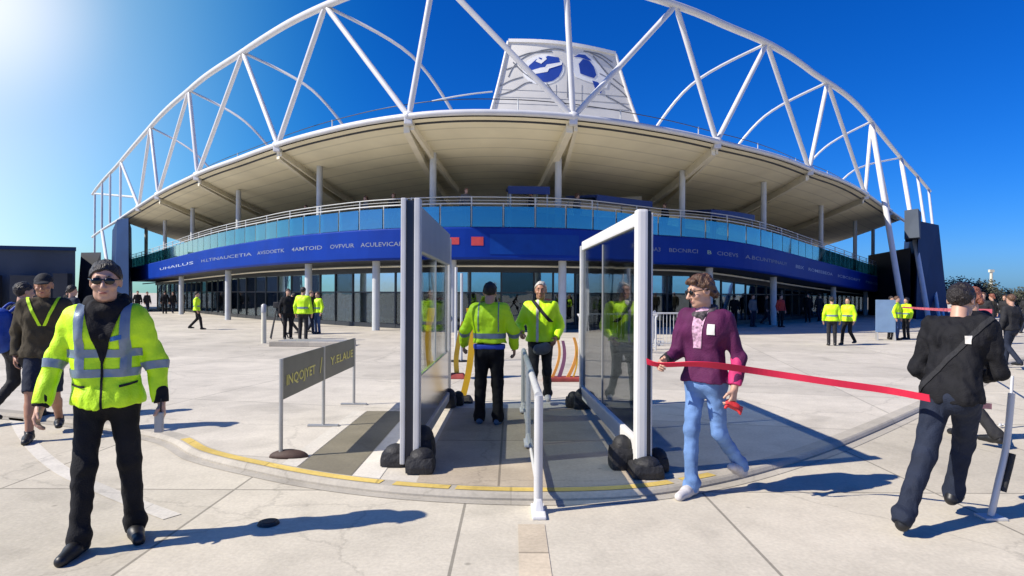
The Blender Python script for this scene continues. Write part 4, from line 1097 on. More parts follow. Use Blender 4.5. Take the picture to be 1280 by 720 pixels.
for k in range(9):
    c = Vector((-.03 - .012 * k, -.02 * math.sin(k), .03 + .012 * (k % 2))); mb.ellipsoid(c, (.022, .016, .012), 8, 5)
mb.obj('chain', 'aluminium', st)
dr = thing('drain_cap', 'round black drain cap set in the pale pavement', 'drain cover', G(337, 655, LOW))
mb = MB(); mb.tube([(0, 0, .001), (0, 0, .018)], [.075, .066], 24); mb.obj('rim', 'rubber', dr)
mb = MB(); mb.tube([(0, 0, .018), (0, 0, .024)], [.05, .045], 20); mb.obj('lid', 'foot_brown', dr)
bo = thing('bollard', 'tall cream bollard with grey cap near the group of stewards', 'bollard', G(330, 429))
mb = MB(); mb.tube([(0, 0, 0), (0, 0, .95)], .075, 16); mb.obj('shaft', 'pole_cream', bo); mb = MB(); mb.tube([(0, 0, .952), (0, 0, 1.18), (0, 0, 1.22)], [.085, .08, .03], 16); mb.obj('cap', 'panel_grey', bo)
pz = thing('plinth', 'low concrete plinth on the plaza in front of the group of stewards', 'plinth', G(392, 432))
mb = MB(); mb.box((0, 0, .07), (2.3, .9, .14), bev=.02, rz=R(-3)); mb.obj('slab', 'kerb_concrete', pz); mb = MB(); mb.box((.05, .05, .15), (2.0, .6, .03), rz=R(-3)); mb.obj('cover', 'panel_grey', pz)
tr = thing('tripod', 'thin black tripod left of the stewards by the plinth', 'tripod', G(346, 423))
for k in range(3):
    a = k * 2.1 + .4; mb = MB(); mb.tube([(math.cos(a) * .38, math.sin(a) * .38, 0), (0, 0, 1.05)], .022, 6); mb.obj('leg', 'rubber', tr)
mb = MB(); mb.box((0, 0, 1.15), (.2, .16, .2), bev=.03); mb.obj('head', 'rubber', tr)
# yellow feather poles and the striped board behind the gate
for i, (x, y, z1, bend, lb) in enumerate(((572, 473, 1.05, .12, 'yellow feather pole with red base seen through the gap of the gates'), (578, 503, 1.35, .30, 'long bending yellow strip hanging behind the silver gate'))):
    p = G(x, y); t = thing('feather_pole', lb, 'flag pole', p)
    P = [(0, 0, .02), (-.02, 0, z1 * .35), (bend * .3, 0, z1 * .7), (bend, 0, z1)] if i == 0 else [(0, 0, .02), (.10, 0, z1 * .35), (.14, 0, z1 * .7), (.10, 0, z1)]
    P = smooth_path(P, 6); mb = MB(); rows = []
    for q in P: rows.append([q + Vector((-.045, -.008, 0)), q + Vector((.045, -.008, 0)), q + Vector((.045, .008, 0)), q + Vector((-.045, .008, 0))])
    mb.sweep(rows); mb.obj('flag', 'flag_yellow', t)
    mb = MB(); mb.box((.0, 0, .05), (.34, .24, .10), bev=.03, taper=.7); mb.obj('base', 'base_red' if i == 0 else 'rubber', t)
p = G(706, 476); t = thing('feather_pole', 'cluster of curved orange and purple feather strips on one red base behind the lane', 'flag pole', p, R(4))
for x0, bend, w, m, h_ in ((-.22, .13, .055, 'flag_orange', .70), (-.10, .10, .075, 'flag_purple', .66), (.06, .16, .07, 'flag_orange', .72), (.16, .07, .03, 'flag_yellow', .5)):
    rows = [[Vector((x0 + bend * math.sin(u * 2.4) + s * w / 2 * (1 - .3 * u), y, .06 + h_ * u)) for s, y in ((-1, -.01), (1, -.01), (1, .01), (-1, .01))] for u in [k / 12 for k in range(13)]]
    mb = MB(); mb.sweep(rows); mb.obj('flag', m, t)
mb = MB(); mb.box((-.03, 0, .035), (.70, .32, .07), bev=.02); mb.obj('base', 'base_red', t)
def crowd_barrier(px, py, rz, label, w=2.0):
    t = thing('crowd_barrier', label, 'barrier', G(px, py), rz, 'steel crowd barriers on the plaza behind the white gate')
    mb = MB(); mb.tube(smooth_path([(-w / 2, 0, .08), (-w / 2, 0, .9), (-w / 2 + .1, 0, 1.02), (w / 2 - .1, 0, 1.02), (w / 2, 0, .9), (w / 2, 0, .08)], 5), .024, 8); mb.tube([(-w / 2, 0, .18), (w / 2, 0, .18)], .018, 6); mb.obj('frame', 'aluminium', t)
    mb = MB()
    for k in range(17): x = -w / 2 + w * (k + 1) / 18; mb.tube([(x, 0, .18), (x, 0, 1.02)], .009, 5)
    mb.obj('bar_infill', 'aluminium', t)
    for s in (-1, 1): mb = MB(); mb.box((s * (w / 2 - .25), 0, .04), (.07, .6, .05), bev=.01); mb.obj('foot', 'aluminium', t)
crowd_barrier(838, 437, R(4), 'steel crowd barrier just right of the white gate', 1.8)
crowd_barrier(772, 441, R(-8), 'steel crowd barrier seen through the tinted gate pane', 2.0)
crowd_barrier(818, 430, R(75), 'steel crowd barrier turned end-on behind the white gate', 1.8)
sb = thing('information_board', 'pale blue information board beside the two stewards near the east end', 'board', G(1107, 425), R(-20))
mb = MB(); mb.box((0, 0, .85), (.62, .05, 1.15), bev=.01); mb.obj('panel', 'board_blue', sb)
for s in (-1, 1): mb = MB(); mb.box((s * .27, 0, .14), (.05, .4, .28), bev=.01, taper=.6); mb.obj('leg', 'panel_grey', sb)

# ------------------------------------------------------------------ people near the camera
WALKR = dict(knr=(-.09, -.16, .52), anr=(-.09, -.22, .09), toer=(-.1, -.42, .03), knl=(.09, -.02, .5), anl=(.09, .30, .14), toel=(.1, .15, .03))
# steward in hi-vis with dark glasses
J0 = dict(shr=None) ; J0 = {}
J0 = dict(pel=(.0, .02, .93), chest=(-.005, .0, 1.31), neck=(0, -.0, 1.47), head=(.0, -.035, 1.632), yaw=.10, nod=.06,
          shw=.162, elr=(-.275, .03, 1.15), wrr=(-.32, -.06, .895), ell=(.265, .04, 1.13), wrl=(.30, -.01, .88), curlr=.55, curll=.45,
          knr=(-.10, -.06, .51), anr=(-.115, -.10, .085), toer=(-.17, -.28, .03), knl=(.12, .03, .50), anl=(.135, .10, .085), toel=(.19, -.08, .03))
p = G(134, 681, LOW)
t, J, S, to = person('steward in yellow hi-vis jacket and dark glasses standing closest to us, black trousers', p, R(20), 1.79, J0, 'hivis', 'black_cloth', hair=None, hb=.0062, hc=.0085, bulk=1.03, hem=.875, collar=0, seed=11, legbulk=.97, folds=.008)
hivis_bands(to, J, S, (1.075, 1.195), .05, True, True, brace_x=.118, bodyx=.2)
me = to.data
link('front_opening', patch(me, [((-.018 * S, 0, 1.17 * S), (.96, 0, .27)), ((.018 * S, 0, 1.17 * S), (-.96, 0, .27)), ((0, 0, 0), (0, -1, .02))], .007, 'front_opening'), 'black_cloth', to)
link('zip', patch(me, [((-.007 * S, 0, 0), (1, 0, 0)), ((.007 * S, 0, 0), (-1, 0, 0)), ((0, -.01, 0), (0, -1, 0)), ((0, 0, 1.2 * S), (0, 0, -1))], .009, 'zip'), 'black_cloth', to)
for s in (-1, 1):
    link('pocket', patch(me, [((s * .09 * S, 0, 0), (s, 0, 0)), ((s * .17 * S, 0, 0), (-s, 0, 0)), ((s * .09 * S, 0, .985 * S), (-s * .2, 0, 1)), ((s * .09 * S, 0, 1.0 * S), (s * .2, 0, -1)), ((0, -.01, 0), (0, -1, 0))], .006, 'pocket'), 'charcoal_cloth', to)
link('chest_badge', patch(me, [((.05 * S, 0, 0), (1, 0, 0)), ((.105 * S, 0, 0), (-1, 0, 0)), ((0, 0, 1.255 * S), (-.25, 0, 1)), ((.05 * S, 0, 1.295 * S), (.25, 0, -1)), ((0, -.01, 0), (0, -1, 0))], .006, 'chest_badge'), 'badge_blue', to)
for c in 'rl':
    d_q = J['wr' + c] - J['el' + c]; d_q /= np.linalg.norm(d_q); q = J['wr' + c]; B = Body(q - .16, q + .16, .008); B.rc(q - d_q * .06, q + d_q * .02, .047, .043, k=.01, clip=(q + d_q * .012, d_q)); link('sleeve_cuff', B.mesh('sleeve_cuff', S), 'black_cloth', to)
# hood of the black sweater round the neck, snug cap
lo, hi = bounds(J); B = Body((-.3, -.3, 1.2), (.3, .3, 1.95), .0085); H = head_fn(J)
for a in range(10):
    w = 2 * math.pi * a / 10; B.rc(J['neck'] + V3(.085 * math.sin(w), .015 - .085 * math.cos(w), .02 - .035 * math.cos(w)), J['neck'] + V3(.085 * math.sin(w + .63), .015 - .085 * math.cos(w + .63), .02 - .035 * math.cos(w + .63)), .042, k=.02)
B.rc(J['neck'] + V3(0, .1, .0), J['neck'] + V3(0, .11, -.09), .07, .06, k=.04)
B.rc(J['neck'] + V3(-.05, -.07, -.03), J['neck'] + V3(0, -.11, -.17), .045, .03, k=.03); B.rc(J['neck'] + V3(.05, -.07, -.03), J['neck'] + V3(0, -.11, -.17), .045, .03, k=.03)
B.folds(.006, 50, 4); link('hood', B.mesh('hood', S), 'black_cloth', t)
link('hair', hair_mesh(J, .0055, 'short', S), 'hair_dark', t)
def sunglasses(J, S, t, w=.062):
    H = head_fn(J); HM = Matrix([list(r) for r in J['HM']]); mb = MB()
    for s in (-1, 1):
        mb.ellipsoid(Vector(H(s * .033, -.099, .006)) * S, (.029 * S, .011 * S, .021 * S), 16, 8, HM)
    l = mb.obj('sunglasses', 'lens_black', t)
    mb = MB(); mb.tube([Vector(H(-.03, -.105, .014)) * S, Vector(H(.03, -.105, .014)) * S], .0035, 6)
    for s in (-1, 1): mb.tube([Vector(H(s * .06, -.092, .014)) * S, Vector(H(s * .084, -.03, .014)) * S, Vector(H(s * .085, .03, .006)) * S], .0035, 6)
    mb.obj('frame', 'lens_black', l)
sunglasses(J, S, t)
ph = thing('radio', 'small silver radio held in the hand of the hi-vis steward with dark glasses', 'radio', (0, 0, 0))
Mw = Matrix.Translation(p) @ Matrix.Rotation(R(20), 4, 'Z'); wl = Mw @ (Vector(J['wrl'] + (J['wrl'] - J['ell']) / np.linalg.norm(J['wrl'] - J['ell']) * .10) * S)
ph.location = wl
mb = MB(); mb.box((.0, -.045, -.03), (.05, .028, .13), bev=.008); mb.obj('case', 'panel_grey', ph); mb = MB(); mb.tube([(.012, -.045, .036), (.012, -.045, .12)], .005, 6); mb.obj('aerial', 'rubber', ph)

# man in olive jacket with yellow lanyard, and the one with the blue pack
J0 = dict(chest=(0, -.03, 1.31), neck=(0, -.03, 1.46), head=(0, -.065, 1.625), nod=.12, elr=(-.25, .08, 1.13), wrr=(-.25, .03, .88), ell=(.25, -.05, 1.13), wrl=(.21, -.22, 1.0), **WALKR)
p = G(56, 546, LOW)
t, J, S, to = person('man in olive jacket with yellow lanyard and dark cap, walking behind the nearest steward', p, R(28), 1.80, J0, 'olive_cloth', 'navy_cloth', skin='skin_tan', hair=('cap', 'charcoal_cloth'), hb=.0085, hc=.011, seed=21, pname='shorts', shorts=True, bulk=1.08)
me = to.data
for s in (-1, 1): link('lanyard', patch(me, [((s * .012 * S, 0, 1.22 * S), (s * .9, 0, -.36)), ((s * .012 * S + s * .03, 0, 1.22 * S), (-s * .9, 0, .36)), ((0, 0, 1.2 * S), (0, 0, 1)), ((0, -.03, 0), (0, -1, 0))], .008, 'lanyard'), 'hivis', to)
J0 = dict(chest=(0, -.04, 1.31), neck=(0, -.05, 1.46), head=(0, -.075, 1.625), **WALKR)
p = G(22, 528, LOW)
t, J, S, to = person('visitor in black carrying a blue backpack, walking at the western edge', p, R(160), 1.72, J0, 'black_cloth', 'charcoal_cloth', hair=('short', 'hair_dark'), hb=.010, hc=.013, seed=31)
pk = thing('backpack', 'bright blue backpack on the back of the visitor in black', 'backpack', p, R(160))
B = Body((-.3, -.05, .8), (.3, .5, 1.6), .012); B.rc((0, .22, 1.02), (0, .2, 1.3), .15, .13, k=.04); B.rc((0, .32, .98), (0, .32, 1.1), .09, .08, k=.04); B.folds(.006, 30, 3)
link('bag', B.mesh('bag', S), 'blue_pack', pk)
for s in (-1, 1): mb = MB(); mb.tube(smooth_path([(s * .09, .14, 1.36), (s * .11, .0, 1.46), (s * .13, -.14, 1.33), (s * .12, -.14, 1.1)], 5), .018, 6); mb.obj('strap', 'blue_pack', pk)
person('person in dark clothes half hidden behind the hi-vis steward', G(90, 452), R(150), 1.7, dict(**WALKR), 'navy_cloth', 'black_cloth', hb=.02, hc=.02, fine=False, seed=88)

# woman in purple jacket
J0 = dict(pel=(0, -.02, .93), chest=(0, -.03, 1.30), neck=(0, -.035, 1.455), head=(-.005, -.085, 1.615), nod=.2, yaw=-.5, shw=.158, shyaw=.12,
          elr=(-.20, -.12, 1.12), wrr=(-.16, -.34, 1.07), thumbr=(0, 0, 1), palmr=(.8, 0, -.3), curlr=.9, ell=(.235, .07, 1.11), wrl=(.25, -.02, .87), curll=.7,
          knr=(-.07, -.10, .52), anr=(-.06, -.12, .085), toer=(-.06, -.33, .03), knl=(.08, .05, .50), anl=(.075, .40, .17), toel=(.08, .26, .02), pitchl=-.5)
pw = G(884, 618, LOW); rw = R(-50)
t, J, S, to = person('woman in purple jacket and blue jeans walking with the red tape', pw, rw, 1.77, J0, 'purple_cloth', 'denim', shoes='shoe_pale', hair=('full', 'hair_brown'), hb=.006, hc=.0078, seed=41, bulk=.98, hem=.90, collar=.04, female=True, legbulk=.9, folds=.006, pname='jeans', sleeve=.86)
me = to.data
link('blouse', patch(me, [((-.036 * S, 0, 1.0 * S), (1, 0, -.02)), ((.008 * S, 0, 1.0 * S), (-1, 0, .14)), ((0, -.02, 0), (0, -1, 0)), ((0, 0, 1.17 * S), (0, 0, 1))], .006, 'blouse'), 'blouse', to)
link('chest_badge', patch(me, [((.09 * S, 0, 0), (1, 0, 0)), ((.145 * S, 0, 0), (-1, 0, 0)), ((0, 0, 1.28 * S), (0, 0, 1)), ((0, 0, 1.36 * S), (0, 0, -1)), ((0, -.02, 0), (0, -1, 0))], .007, 'chest_badge'), 'badge_pale', to)
dl = (J['wrl'] - J['ell']); dl /= np.linalg.norm(dl); dr_ = (J['wrr'] - J['elr']); dr_ /= np.linalg.norm(dr_)
B = Body(J['wrl'] - .26, J['wrl'] + .26, .008); q = J['wrl'] - dl * .03; B.rc(q - dl * .20, q + dl * .02, .060, .047, k=.01, clip=(q, dl)); B.folds(.004, 60, 9); link('sleeve_cuff', B.mesh('sleeve_cuff', S), 'pink_cloth', to)
B = Body(J['wrr'] - .2, J['wrr'] + .2, .008); q = J['wrr'] - dr_ * .0; B.rc(q - dr_ * .12, q + dr_ * .02, .05, .043, k=.01, clip=(q, dr_)); B.folds(.004, 60, 9); link('sleeve_cuff', B.mesh('sleeve_cuff', S), 'charcoal_cloth', to)
B = Body((-.25, -.3, 1.2), (.25, .25, 1.75), .008)
for a in range(10):
    w = 2 * math.pi * a / 10; f = lambda w: J['neck'] + V3(.072 * math.sin(w), .0 - .075 * math.cos(w), -.005 - .03 * math.cos(w)); B.rc(f(w), f(w + .63), .033, k=.015)
B.rc(J['neck'] + V3(.03, -.075, -.03), J['neck'] + V3(.05, -.10, -.11), .03, .02, k=.02); B.folds(.005, 55, 5); link('scarf', B.mesh('scarf', S), 'scarf', t)
sunglasses(J, S, t)
Mw = Matrix.Translation(pw) @ Matrix.Rotation(rw, 4, 'Z')
gv = thing('glove', 'red work glove held in the lowered hand of the woman in purple', 'glove', Mw @ (Vector(J['wrl'] + dl * .11) * S))
B = Body((-.12, -.12, -.14), (.12, .12, .1), .007); B.rc((-.02, 0, .0), (.03, -.01, -.03), .035, .03, k=.02, sq=((0, 1, 0), .6))
for k in range(4): B.rc((.02, -.01, -.02), (.05 + .012 * k, -.03 + .02 * k, -.075 + .012 * k), .014, .011, k=.008)
B.rc((-.02, 0, 0), (-.06, -.02, -.03), .015, .012, k=.01); link('glove_body', B.mesh('glove_body'), 'red_glove', gv)
pk_ = Mw @ (Vector(J['wrr'] + dr_ * .09) * S)
hand_r = Vector((pk_.x, pk_.y, pk_.z))
ribbon('barrier_tape', 'long red barrier tape stretched from the woman in purple to the man in black', 'tape', [hand_r + Vector((-.09, .03, .02)), hand_r + Vector((0, -.03, 0)), at(868, 455, hand_r.y - .22), at(905, 458, hand_r.y - .20), at(960, 466, 4.62), at(1040, 478, 4.50), at(1110, 488, 4.38), at(1163, 498, 4.12)], .05, 'red_tape', twist=lambda u: .25 + .7 * math.sin(u * 7) * (1 - u))
# man in black walking away
Xf = Vector((2.76, 4.22, LOW))
J0 = dict(pel=(0, 0, .95), chest=(.02, -.15, 1.31), neck=(.025, -.21, 1.445), head=(.03, -.27, 1.59), nod=.22, shw=.18, shyaw=-.1,
          elr=(-.205, -.21, 1.08), wrr=(-.08, -.36, 1.03), ell=(.25, -.10, 1.08), wrl=(.19, -.27, .98), thumbl=(0, -1, 0),
          knr=(.01, -.27, .55), anr=(.085, -.29, .16), toer=(.09, -.49, .10), knl=(.11, .17, .50), anl=(.13, .47, .13), toel=(.14, .26, .02), pitchl=-.35)
# facing away to the north-east: forward (-Y local) turned to (0.75, 0.66)
rzm = math.atan2(.80, -.60)
pm = Vector((3.07, 4.28, LOW))
t, J, S, to = person('man in black jacket and navy trousers walking away from us, tape at his hip', pm, rzm, 1.73, J0, 'black_cloth', 'navy_cloth', hair=('short', 'hair_dark'), hb=.0075, hc=.0085, seed=51, bulk=.99, hem=.88, legbulk=1.06, folds=.008, collar=.03)
me = to.data
link('shoulder_strap', patch(me, [((.02 * S, 0, 1.2 * S), (-.82, 0, -.57)), ((-.02 * S, 0, 1.2 * S), (.82, 0, .57)), ((0, -.12, 1.2), (0, 1, .15))], .007, 'shoulder_strap'), 'charcoal_cloth', to)
link('back_badge', patch(me, [((-.105 * S, 0, 0), (1, 0, 0)), ((-.07 * S, 0, 0), (-1, 0, 0)), ((0, 0, 1.29 * S), (0, 0, 1)), ((0, 0, 1.345 * S), (0, 0, -1)), ((0, -.12, 1.2), (0, 1, .15))], .008, 'back_badge'), 'badge_pale', to)
# companion on his right
J0 = dict(chest=(0, -.04, 1.31), neck=(0, -.05, 1.46), head=(0, -.075, 1.625), nod=.1, **WALKR)
person('person in black coat with reddish hair, half hidden beside the man in black', G(1221, 552, LOW), R(195), 1.70, J0, 'black_cloth', 'charcoal_cloth', hair=('full', 'hair_red'), hb=.010, hc=.012, seed=61, bulk=1.1)

# stewards in the entry lane
J0 = dict(elr=(-.30, .02, 1.14), wrr=(-.30, -.10, .93), ell=(.31, -.02, 1.15), wrl=(.34, -.18, .96), knr=(-.1, -.03, .5), anr=(-.11, .03, .085), toer=(-.14, -.17, .03), knl=(.11, -.03, .5), anl=(.12, -.02, .085), toel=(.16, -.21, .03), nod=.25, head=(0, -.04, 1.615))
t, J, S, to = person('steward in hi-vis jacket seen from behind in the entry lane, blue belt', G(612, 530), R(176), 1.70, J0, 'hivis', 'black_cloth', shoes='shoe_blue', hair=('short', 'hair_dark'), hb=.009, hc=.011, seed=71, bulk=1.2, hem=1.0, legbulk=1.12)
hivis_bands(to, J, S, (1.09,), .06, True, False, bodyx=.2)
for s in (-1, 1): link('seam', patch(to.data, [((s * .12 * S, 0, 1.14 * S), (0, 0, 1)), ((s * .115 * S, 0, 0), (s, 0, 0)), ((s * .127 * S, 0, 0), (-s, 0, 0)), ((0, .02, 0), (0, 1, 0))], .004, 'seam'), 'reflective', to)
B = Body((-.3, -.3, .85), (.3, .3, 1.1), .011); B.rc(J['pel'] + V3(-.07, 0, .03), J['pel'] + V3(.07, 0, .03), .128, k=.03); B.cut((0, 0, .985), (0, 0, 1)); B.cut((0, 0, .925), (0, 0, -1)); link('belt', B.mesh('belt', S), 'blue_belt', t)
J0 = dict(elr=(-.30, .0, 1.15), wrr=(-.26, -.22, 1.05), ell=(.27, .03, 1.13), wrl=(.22, -.15, .98), curlr=.9, **{k: v for k, v in WALKR.items()})
t, J, S, to = person('grey-haired steward in hi-vis jacket facing us, hand on the lane barrier', G(676, 509), R(-6), 1.72, J0, 'hivis', 'charcoal_cloth', skin='skin_tan', hair=('bald', 'hair_grey'), hb=.009, hc=.011, seed=81, bulk=1.15, hem=.93, shoes='shoe_pale')
link('radio_harness', patch(to.data, [((.03 * S, 0, 1.3 * S), (.75, 0, .66)), ((.09 * S, 0, 1.3 * S), (-.75, 0, -.66)), ((0, -.02, 0), (0, -1, 0)), ((0, 0, 1.2 * S), (0, 0, 1))], .008, 'radio_harness'), 'charcoal_cloth', to)
link('front_opening', patch(to.data, [((-.055 * S, 0, 0), (1, 0, 0)), ((-.02 * S, 0, 0), (-1, 0, 0)), ((0, -.02, 0), (0, -1, 0))], .005, 'front_opening'), 'shoe_pale', to)
bg = thing('waist_bag', 'dark waist bag hanging at the hip of the grey-haired steward', 'bag', G(676, 509), R(-6)); B = Body((-.3, -.4, .7), (.3, .1, 1.0), .01); B.rc((-.02, -.16, .82), (.08, -.16, .84), .08, .08, k=.02, sq=((0, 1, 0), .6)); B.folds(.004, 40, 2); link('pouch', B.mesh('pouch', S), 'grey_cloth', bg)
J0 = dict(elr=(-.3, .02, 1.15), wrr=(-.28, -.14, 1.0), ell=(.3, 0, 1.15), wrl=(.26, -.16, 1.0))
t, J, S, to = person('steward in hi-vis jacket seen through the silver gate glass', G(541, 474), R(10), 1.68, J0, 'hivis', 'charcoal_cloth', hair=('short', 'hair_dark'), hb=.011, hc=.013, seed=91, bulk=1.15, hem=.92)
hivis_bands(to, J, S, (1.07,), .06, True, False, bodyx=.2)

# ------------------------------------------------------------------ people further off: a few built, the rest copied
PROTO = {}
def far_person(kind, label, px, py, rz, H=1.7, group=None, z=0.0, at_=None):
    loc = at_ if at_ is not None else G(px, py, z)
    spec = {'hivis_stand': ('hivis', 'charcoal_cloth', {}, 'hair_dark'), 'hivis_walk': ('hivis', 'black_cloth', WALKR, 'hair_dark'), 'hivis_jeans': ('hivis', 'denim_dark', {}, 'hair_brown'),
            'dark_stand': ('black_cloth', 'black_cloth', {}, 'hair_dark'), 'dark_walk': ('charcoal_cloth', 'navy_cloth', WALKR, 'hair_brown'), 'red_stand': ('red_cloth', 'black_cloth', {}, 'hair_dark'), 'grey_stand': ('grey_cloth', 'navy_cloth', {}, 'hair_brown'), 'olive_walk': ('olive_cloth', 'charcoal_cloth', WALKR, 'hair_red')}[kind]
    if kind not in PROTO:
        t, J, S, to = person(label, loc, rz, 1.7, dict(spec[2]), spec[0], spec[1], hair=('full' if kind in ('grey_stand', 'olive_walk') else 'short', spec[3]), hb=.018, hc=.02, fine=False, group=group, seed=len(PROTO), bulk=1.12 if 'hivis' in kind else 1.03, hem=.88)
        if 'hivis' in kind: hivis_bands(to, J, S, (1.08,), .06, False, False, bodyx=.2)
        t.scale = (H / 1.7,) * 3
        PROTO[kind] = t; return t
    t = dup(PROTO[kind], loc, rz, label, group, H / 1.7)
    if group is None and 'group' in t: del t['group']
    return t
far_person('hivis_walk', 'steward in hi-vis walking alone across the open west plaza', 246, 412, R(110), 1.6)
far_person('hivis_stand', 'bright hi-vis steward seen from behind in the middle of the plinth group', 379, 426, R(175), 1.75)
far_person('dark_stand', 'man in dark clothes next to the tripod in the plinth group', 360, 424, R(30), 1.7)
far_person('hivis_jeans', 'hi-vis steward at the east side of the plinth group', 397, 417, R(-30), 1.6)
far_person('hivis_walk', 'hi-vis steward half hidden behind the dark man of the plinth group', 367, 418, R(-100), 1.55)
far_person('dark_walk', 'dark-clothed visitor behind the bright steward of the plinth group', 389, 417, R(60), 1.65)
far_person('hivis_stand', 'hi-vis steward walking west of a colleague on the open east plaza', 1040, 432, R(160), 1.52)
far_person('hivis_walk', 'hi-vis steward in dark trousers east of a colleague on the open east plaza', 1060, 431, R(-60), 1.5)
far_person('hivis_jeans', 'hi-vis steward in blue jeans beside the blue information board', 1121, 425, R(40), 1.55)
far_person('hivis_stand', 'hi-vis steward under the raking leg, next to the one in blue jeans', 1133, 424, R(-80), 1.5)
far_person('dark_stand', 'person in dark clothes between the blue board and the steward in jeans', 1114, 424, R(20), 1.55)
far_person('hivis_stand', 'small hi-vis steward seen through the tinted gate pane', 776, 424, R(10), 1.5)
far_person('dark_walk', 'dark-clothed visitor walking at the eastern edge beyond the companion in black', 1264, 458, R(190), 1.6)
far_person('red_stand', 'person in red top standing by the glazing right of the woman in purple', 976, 409, R(20), 1.6)
far_person('red_stand', 'person in red top by the glazing near the lone walking steward', 274, 391.5, R(20), 1.6)
far_person('red_stand', 'person in red top by the glazing right of the plinth group', 434, 404.5, R(10), 1.55)
far_person('grey_stand', 'grey-clothed person standing against the glazing right of the red top', 941, 408.5, R(30), 1.6)
for i, (px, py, k) in enumerate(((206, 392, 'dark_stand'), (216, 391.5, 'dark_walk'), (229, 391, 'dark_stand'), (290, 393, 'dark_walk'), (303, 394, 'dark_stand'), (316, 395, 'grey_stand'), (342, 397, 'dark_stand'), (415, 403, 'dark_walk'), (447, 405, 'dark_stand'), (462, 405.5, 'grey_stand'), (478, 406, 'dark_stand'), (496, 406, 'dark_walk'),
                              (575, 409.5, 'dark_stand'), (590, 409, 'dark_walk'), (640, 409, 'dark_stand'), (756, 409, 'dark_walk'), (815, 407.5, 'dark_stand'), (835, 407, 'grey_stand'), (918, 407, 'dark_stand'), (958, 406, 'dark_walk'), (1010, 403, 'dark_stand'), (1024, 402, 'dark_walk'))):
    far_person(k, 'visitor in dark or grey clothes standing close to the glazed ground floor', px, py, R(rng.uniform(-90, 90) + (180 if i % 3 == 0 else 0)), 1.58 + .12 * rng.random(), 'visitors along the glazed ground floor')
for i, (px, py, k) in enumerate(((1196, 422, 'olive_walk'), (1208, 426, 'dark_stand'), (1219, 418, 'olive_walk'), (1229, 430, 'dark_walk'), (1240, 421, 'olive_walk'), (1256, 416, 'dark_walk'), (1284, 418, 'dark_walk'))):
    far_person(k, 'visitor in the loose crowd at the east side beyond the man in black', px, py, R(rng.uniform(-180, 180)), 1.6 + .15 * rng.random(), 'visitors crowding at the east side')
for i, (px, py, k) in enumerate(((84, 398, 'dark_stand'), (172, 393, 'dark_stand'), (184, 392.5, 'dark_walk'))):
    far_person(k, 'visitor in dark clothes far off near the low dark building', px, py, R(rng.uniform(-180, 180)), 1.6 + .1 * rng.random(), 'visitors far off by the low building')
for x_, k_ in ((352, 'dark_stand'), (430, 'grey_stand'), (470, 'dark_walk'), (668, 'dark_stand'), (742, 'grey_stand'), (850, 'dark_walk'), (915, 'dark_stand'), (1000, 'grey_stand')):
    d = band.px(x_); far_person(k_, 'visitor in dark or grey clothes standing on the terrace behind the glass balustrade', 0, 0, R(rng.uniform(-120, 120)), 1.65, 'visitors on the terrace', at_=band.at(d, 1.2, FB1 - zb(d)))
d = band.px(579); far_person('grey_stand', 'person in pale clothes standing on the terrace behind the balustrade', 0, 0, R(30), 1.65, None, at_=band.at(d, .7, FB1 - zb(d)))

# ------------------------------------------------------------------ light, sky, camera
SUN_EL, SH = R(42), Vector((.955, .296, 0)).normalized()
Ld = Vector((SH.x * math.cos(SUN_EL), SH.y * math.cos(SUN_EL), -math.sin(SUN_EL)))
sun = bpy.data.lights.new('sun', 'SUN'); sun.energy = 4.8; sun.angle = R(.5); sun.color = (1.0, .925, .80)
so = bpy.data.objects.new('sun', sun); COL.objects.link(so); so.rotation_euler = Ld.to_track_quat('-Z', 'Y').to_euler()
W = bpy.data.worlds.new('World'); SC.world = W; W.use_nodes = True
nt = W.node_tree; N = nt.nodes; L = nt.links; bg_ = N['Background']
sky = N.new('ShaderNodeTexSky'); sky.sky_type = 'NISHITA'; sky.sun_disc = False; sky.sun_elevation = SUN_EL
sky.sun_rotation = math.atan2(-Ld.x, -Ld.y)
sky.air_density = 1.0; sky.dust_density = .6; sky.ozone_density = 3.0; sky.altitude = 0
hs = N.new('ShaderNodeHueSaturation'); hs.inputs['Saturation'].default_value = 1.35; hs.inputs['Value'].default_value = 1.0
L.new(sky.outputs[0], hs.inputs['Color'])
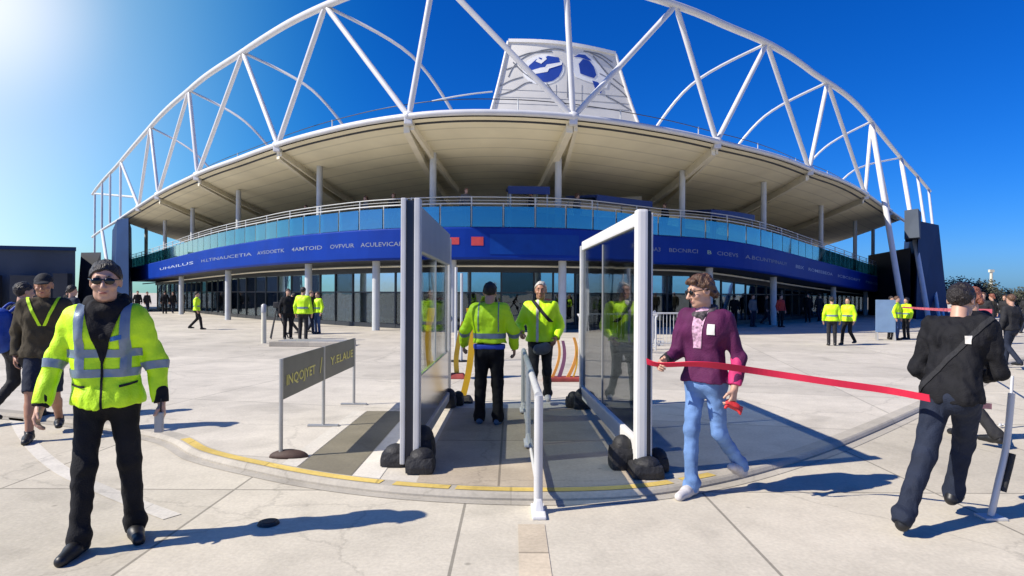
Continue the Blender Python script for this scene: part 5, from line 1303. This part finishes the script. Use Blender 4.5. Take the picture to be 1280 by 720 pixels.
# deep clear blue: each channel graded, then the bright haze towards the sun side
sp = N.new('ShaderNodeSeparateColor'); L.new(hs.outputs[0], sp.inputs[0]); cb = N.new('ShaderNodeCombineColor')
def mth(op, a, b):
    m = N.new('ShaderNodeMath'); m.operation = op; L.new(a, m.inputs[0]); m.inputs[1].default_value = b; return m.outputs[0]
L.new(mth('MULTIPLY', mth('POWER', mth('MAXIMUM', sp.outputs[0], 0.0), 1.5), .1107), cb.inputs[0]); L.new(mth('MULTIPLY', sp.outputs[1], .55), cb.inputs[1]); L.new(mth('MULTIPLY', sp.outputs[2], 1.17), cb.inputs[2])
tc = N.new('ShaderNodeTexCoord')
def lobe(vec, direction, lo):
    n_ = N.new('ShaderNodeVectorMath'); n_.operation = 'NORMALIZE'; L.new(vec, n_.inputs[0])
    dt = N.new('ShaderNodeVectorMath'); dt.operation = 'DOT_PRODUCT'; dt.inputs[1].default_value = Vector(direction).normalized(); L.new(n_.outputs[0], dt.inputs[0])
    mr = N.new('ShaderNodeMapRange'); mr.inputs[1].default_value = lo; mr.inputs[2].default_value = 1.0; L.new(dt.outputs['Value'], mr.inputs[0]); return mr.outputs[0]
fl = N.new('ShaderNodeVectorMath'); fl.operation = 'MULTIPLY'; fl.inputs[1].default_value = (1, 1, .4); L.new(tc.outputs['Generated'], fl.inputs[0])
u_ = lobe(fl.outputs[0], (-.766, .643, .06), .6); s_ = lobe(tc.outputs['Generated'], (-.616, .706, .348), .985)
cc = N.new('ShaderNodeCombineColor')
L.new(mth('MULTIPLY', mth('POWER', u_, 9.0), 6.2), cc.inputs[0]); L.new(mth('MULTIPLY', mth('POWER', u_, 5.0), 5.6), cc.inputs[1]); L.new(mth('MULTIPLY', mth('POWER', u_, 5.0), 2.6), cc.inputs[2])
sc_ = N.new('ShaderNodeVectorMath'); sc_.operation = 'SCALE'; sc_.inputs[0].default_value = (3.6, 2.6, 1.5); L.new(mth('POWER', s_, 3.0), sc_.inputs['Scale'])
a1 = N.new('ShaderNodeVectorMath'); a1.operation = 'ADD'; L.new(cb.outputs[0], a1.inputs[0]); L.new(cc.outputs[0], a1.inputs[1])
ad = N.new('ShaderNodeVectorMath'); ad.operation = 'ADD'; L.new(a1.outputs[0], ad.inputs[0]); L.new(sc_.outputs[0], ad.inputs[1])
L.new(ad.outputs[0], bg_.inputs['Color']); bg_.inputs['Strength'].default_value = .087
cam = bpy.data.cameras.new('camera'); co = bpy.data.objects.new('camera', cam); COL.objects.link(co); SC.camera = co
cam.sensor_width = 36; cam.lens = 36 * F / 1280; cam.clip_start = .05; cam.clip_end = 8000
cam.shift_y = (CY - 360) / 1280
co.location = (0, 0, EYE); co.rotation_euler = (R(90), 0, 0)
co.rotation_euler = (Matrix.Rotation(R(90), 4, 'X') @ Matrix.Rotation(math.atan(ROLL), 4, 'Z')).to_euler()
vs_ = SC.view_settings; vs_.view_transform = 'Standard'; vs_.look = 'None'; vs_.gamma = 1; vs_.use_curve_mapping = False; vs_.exposure = 0.48
bpy.data.curves.remove(FONT)
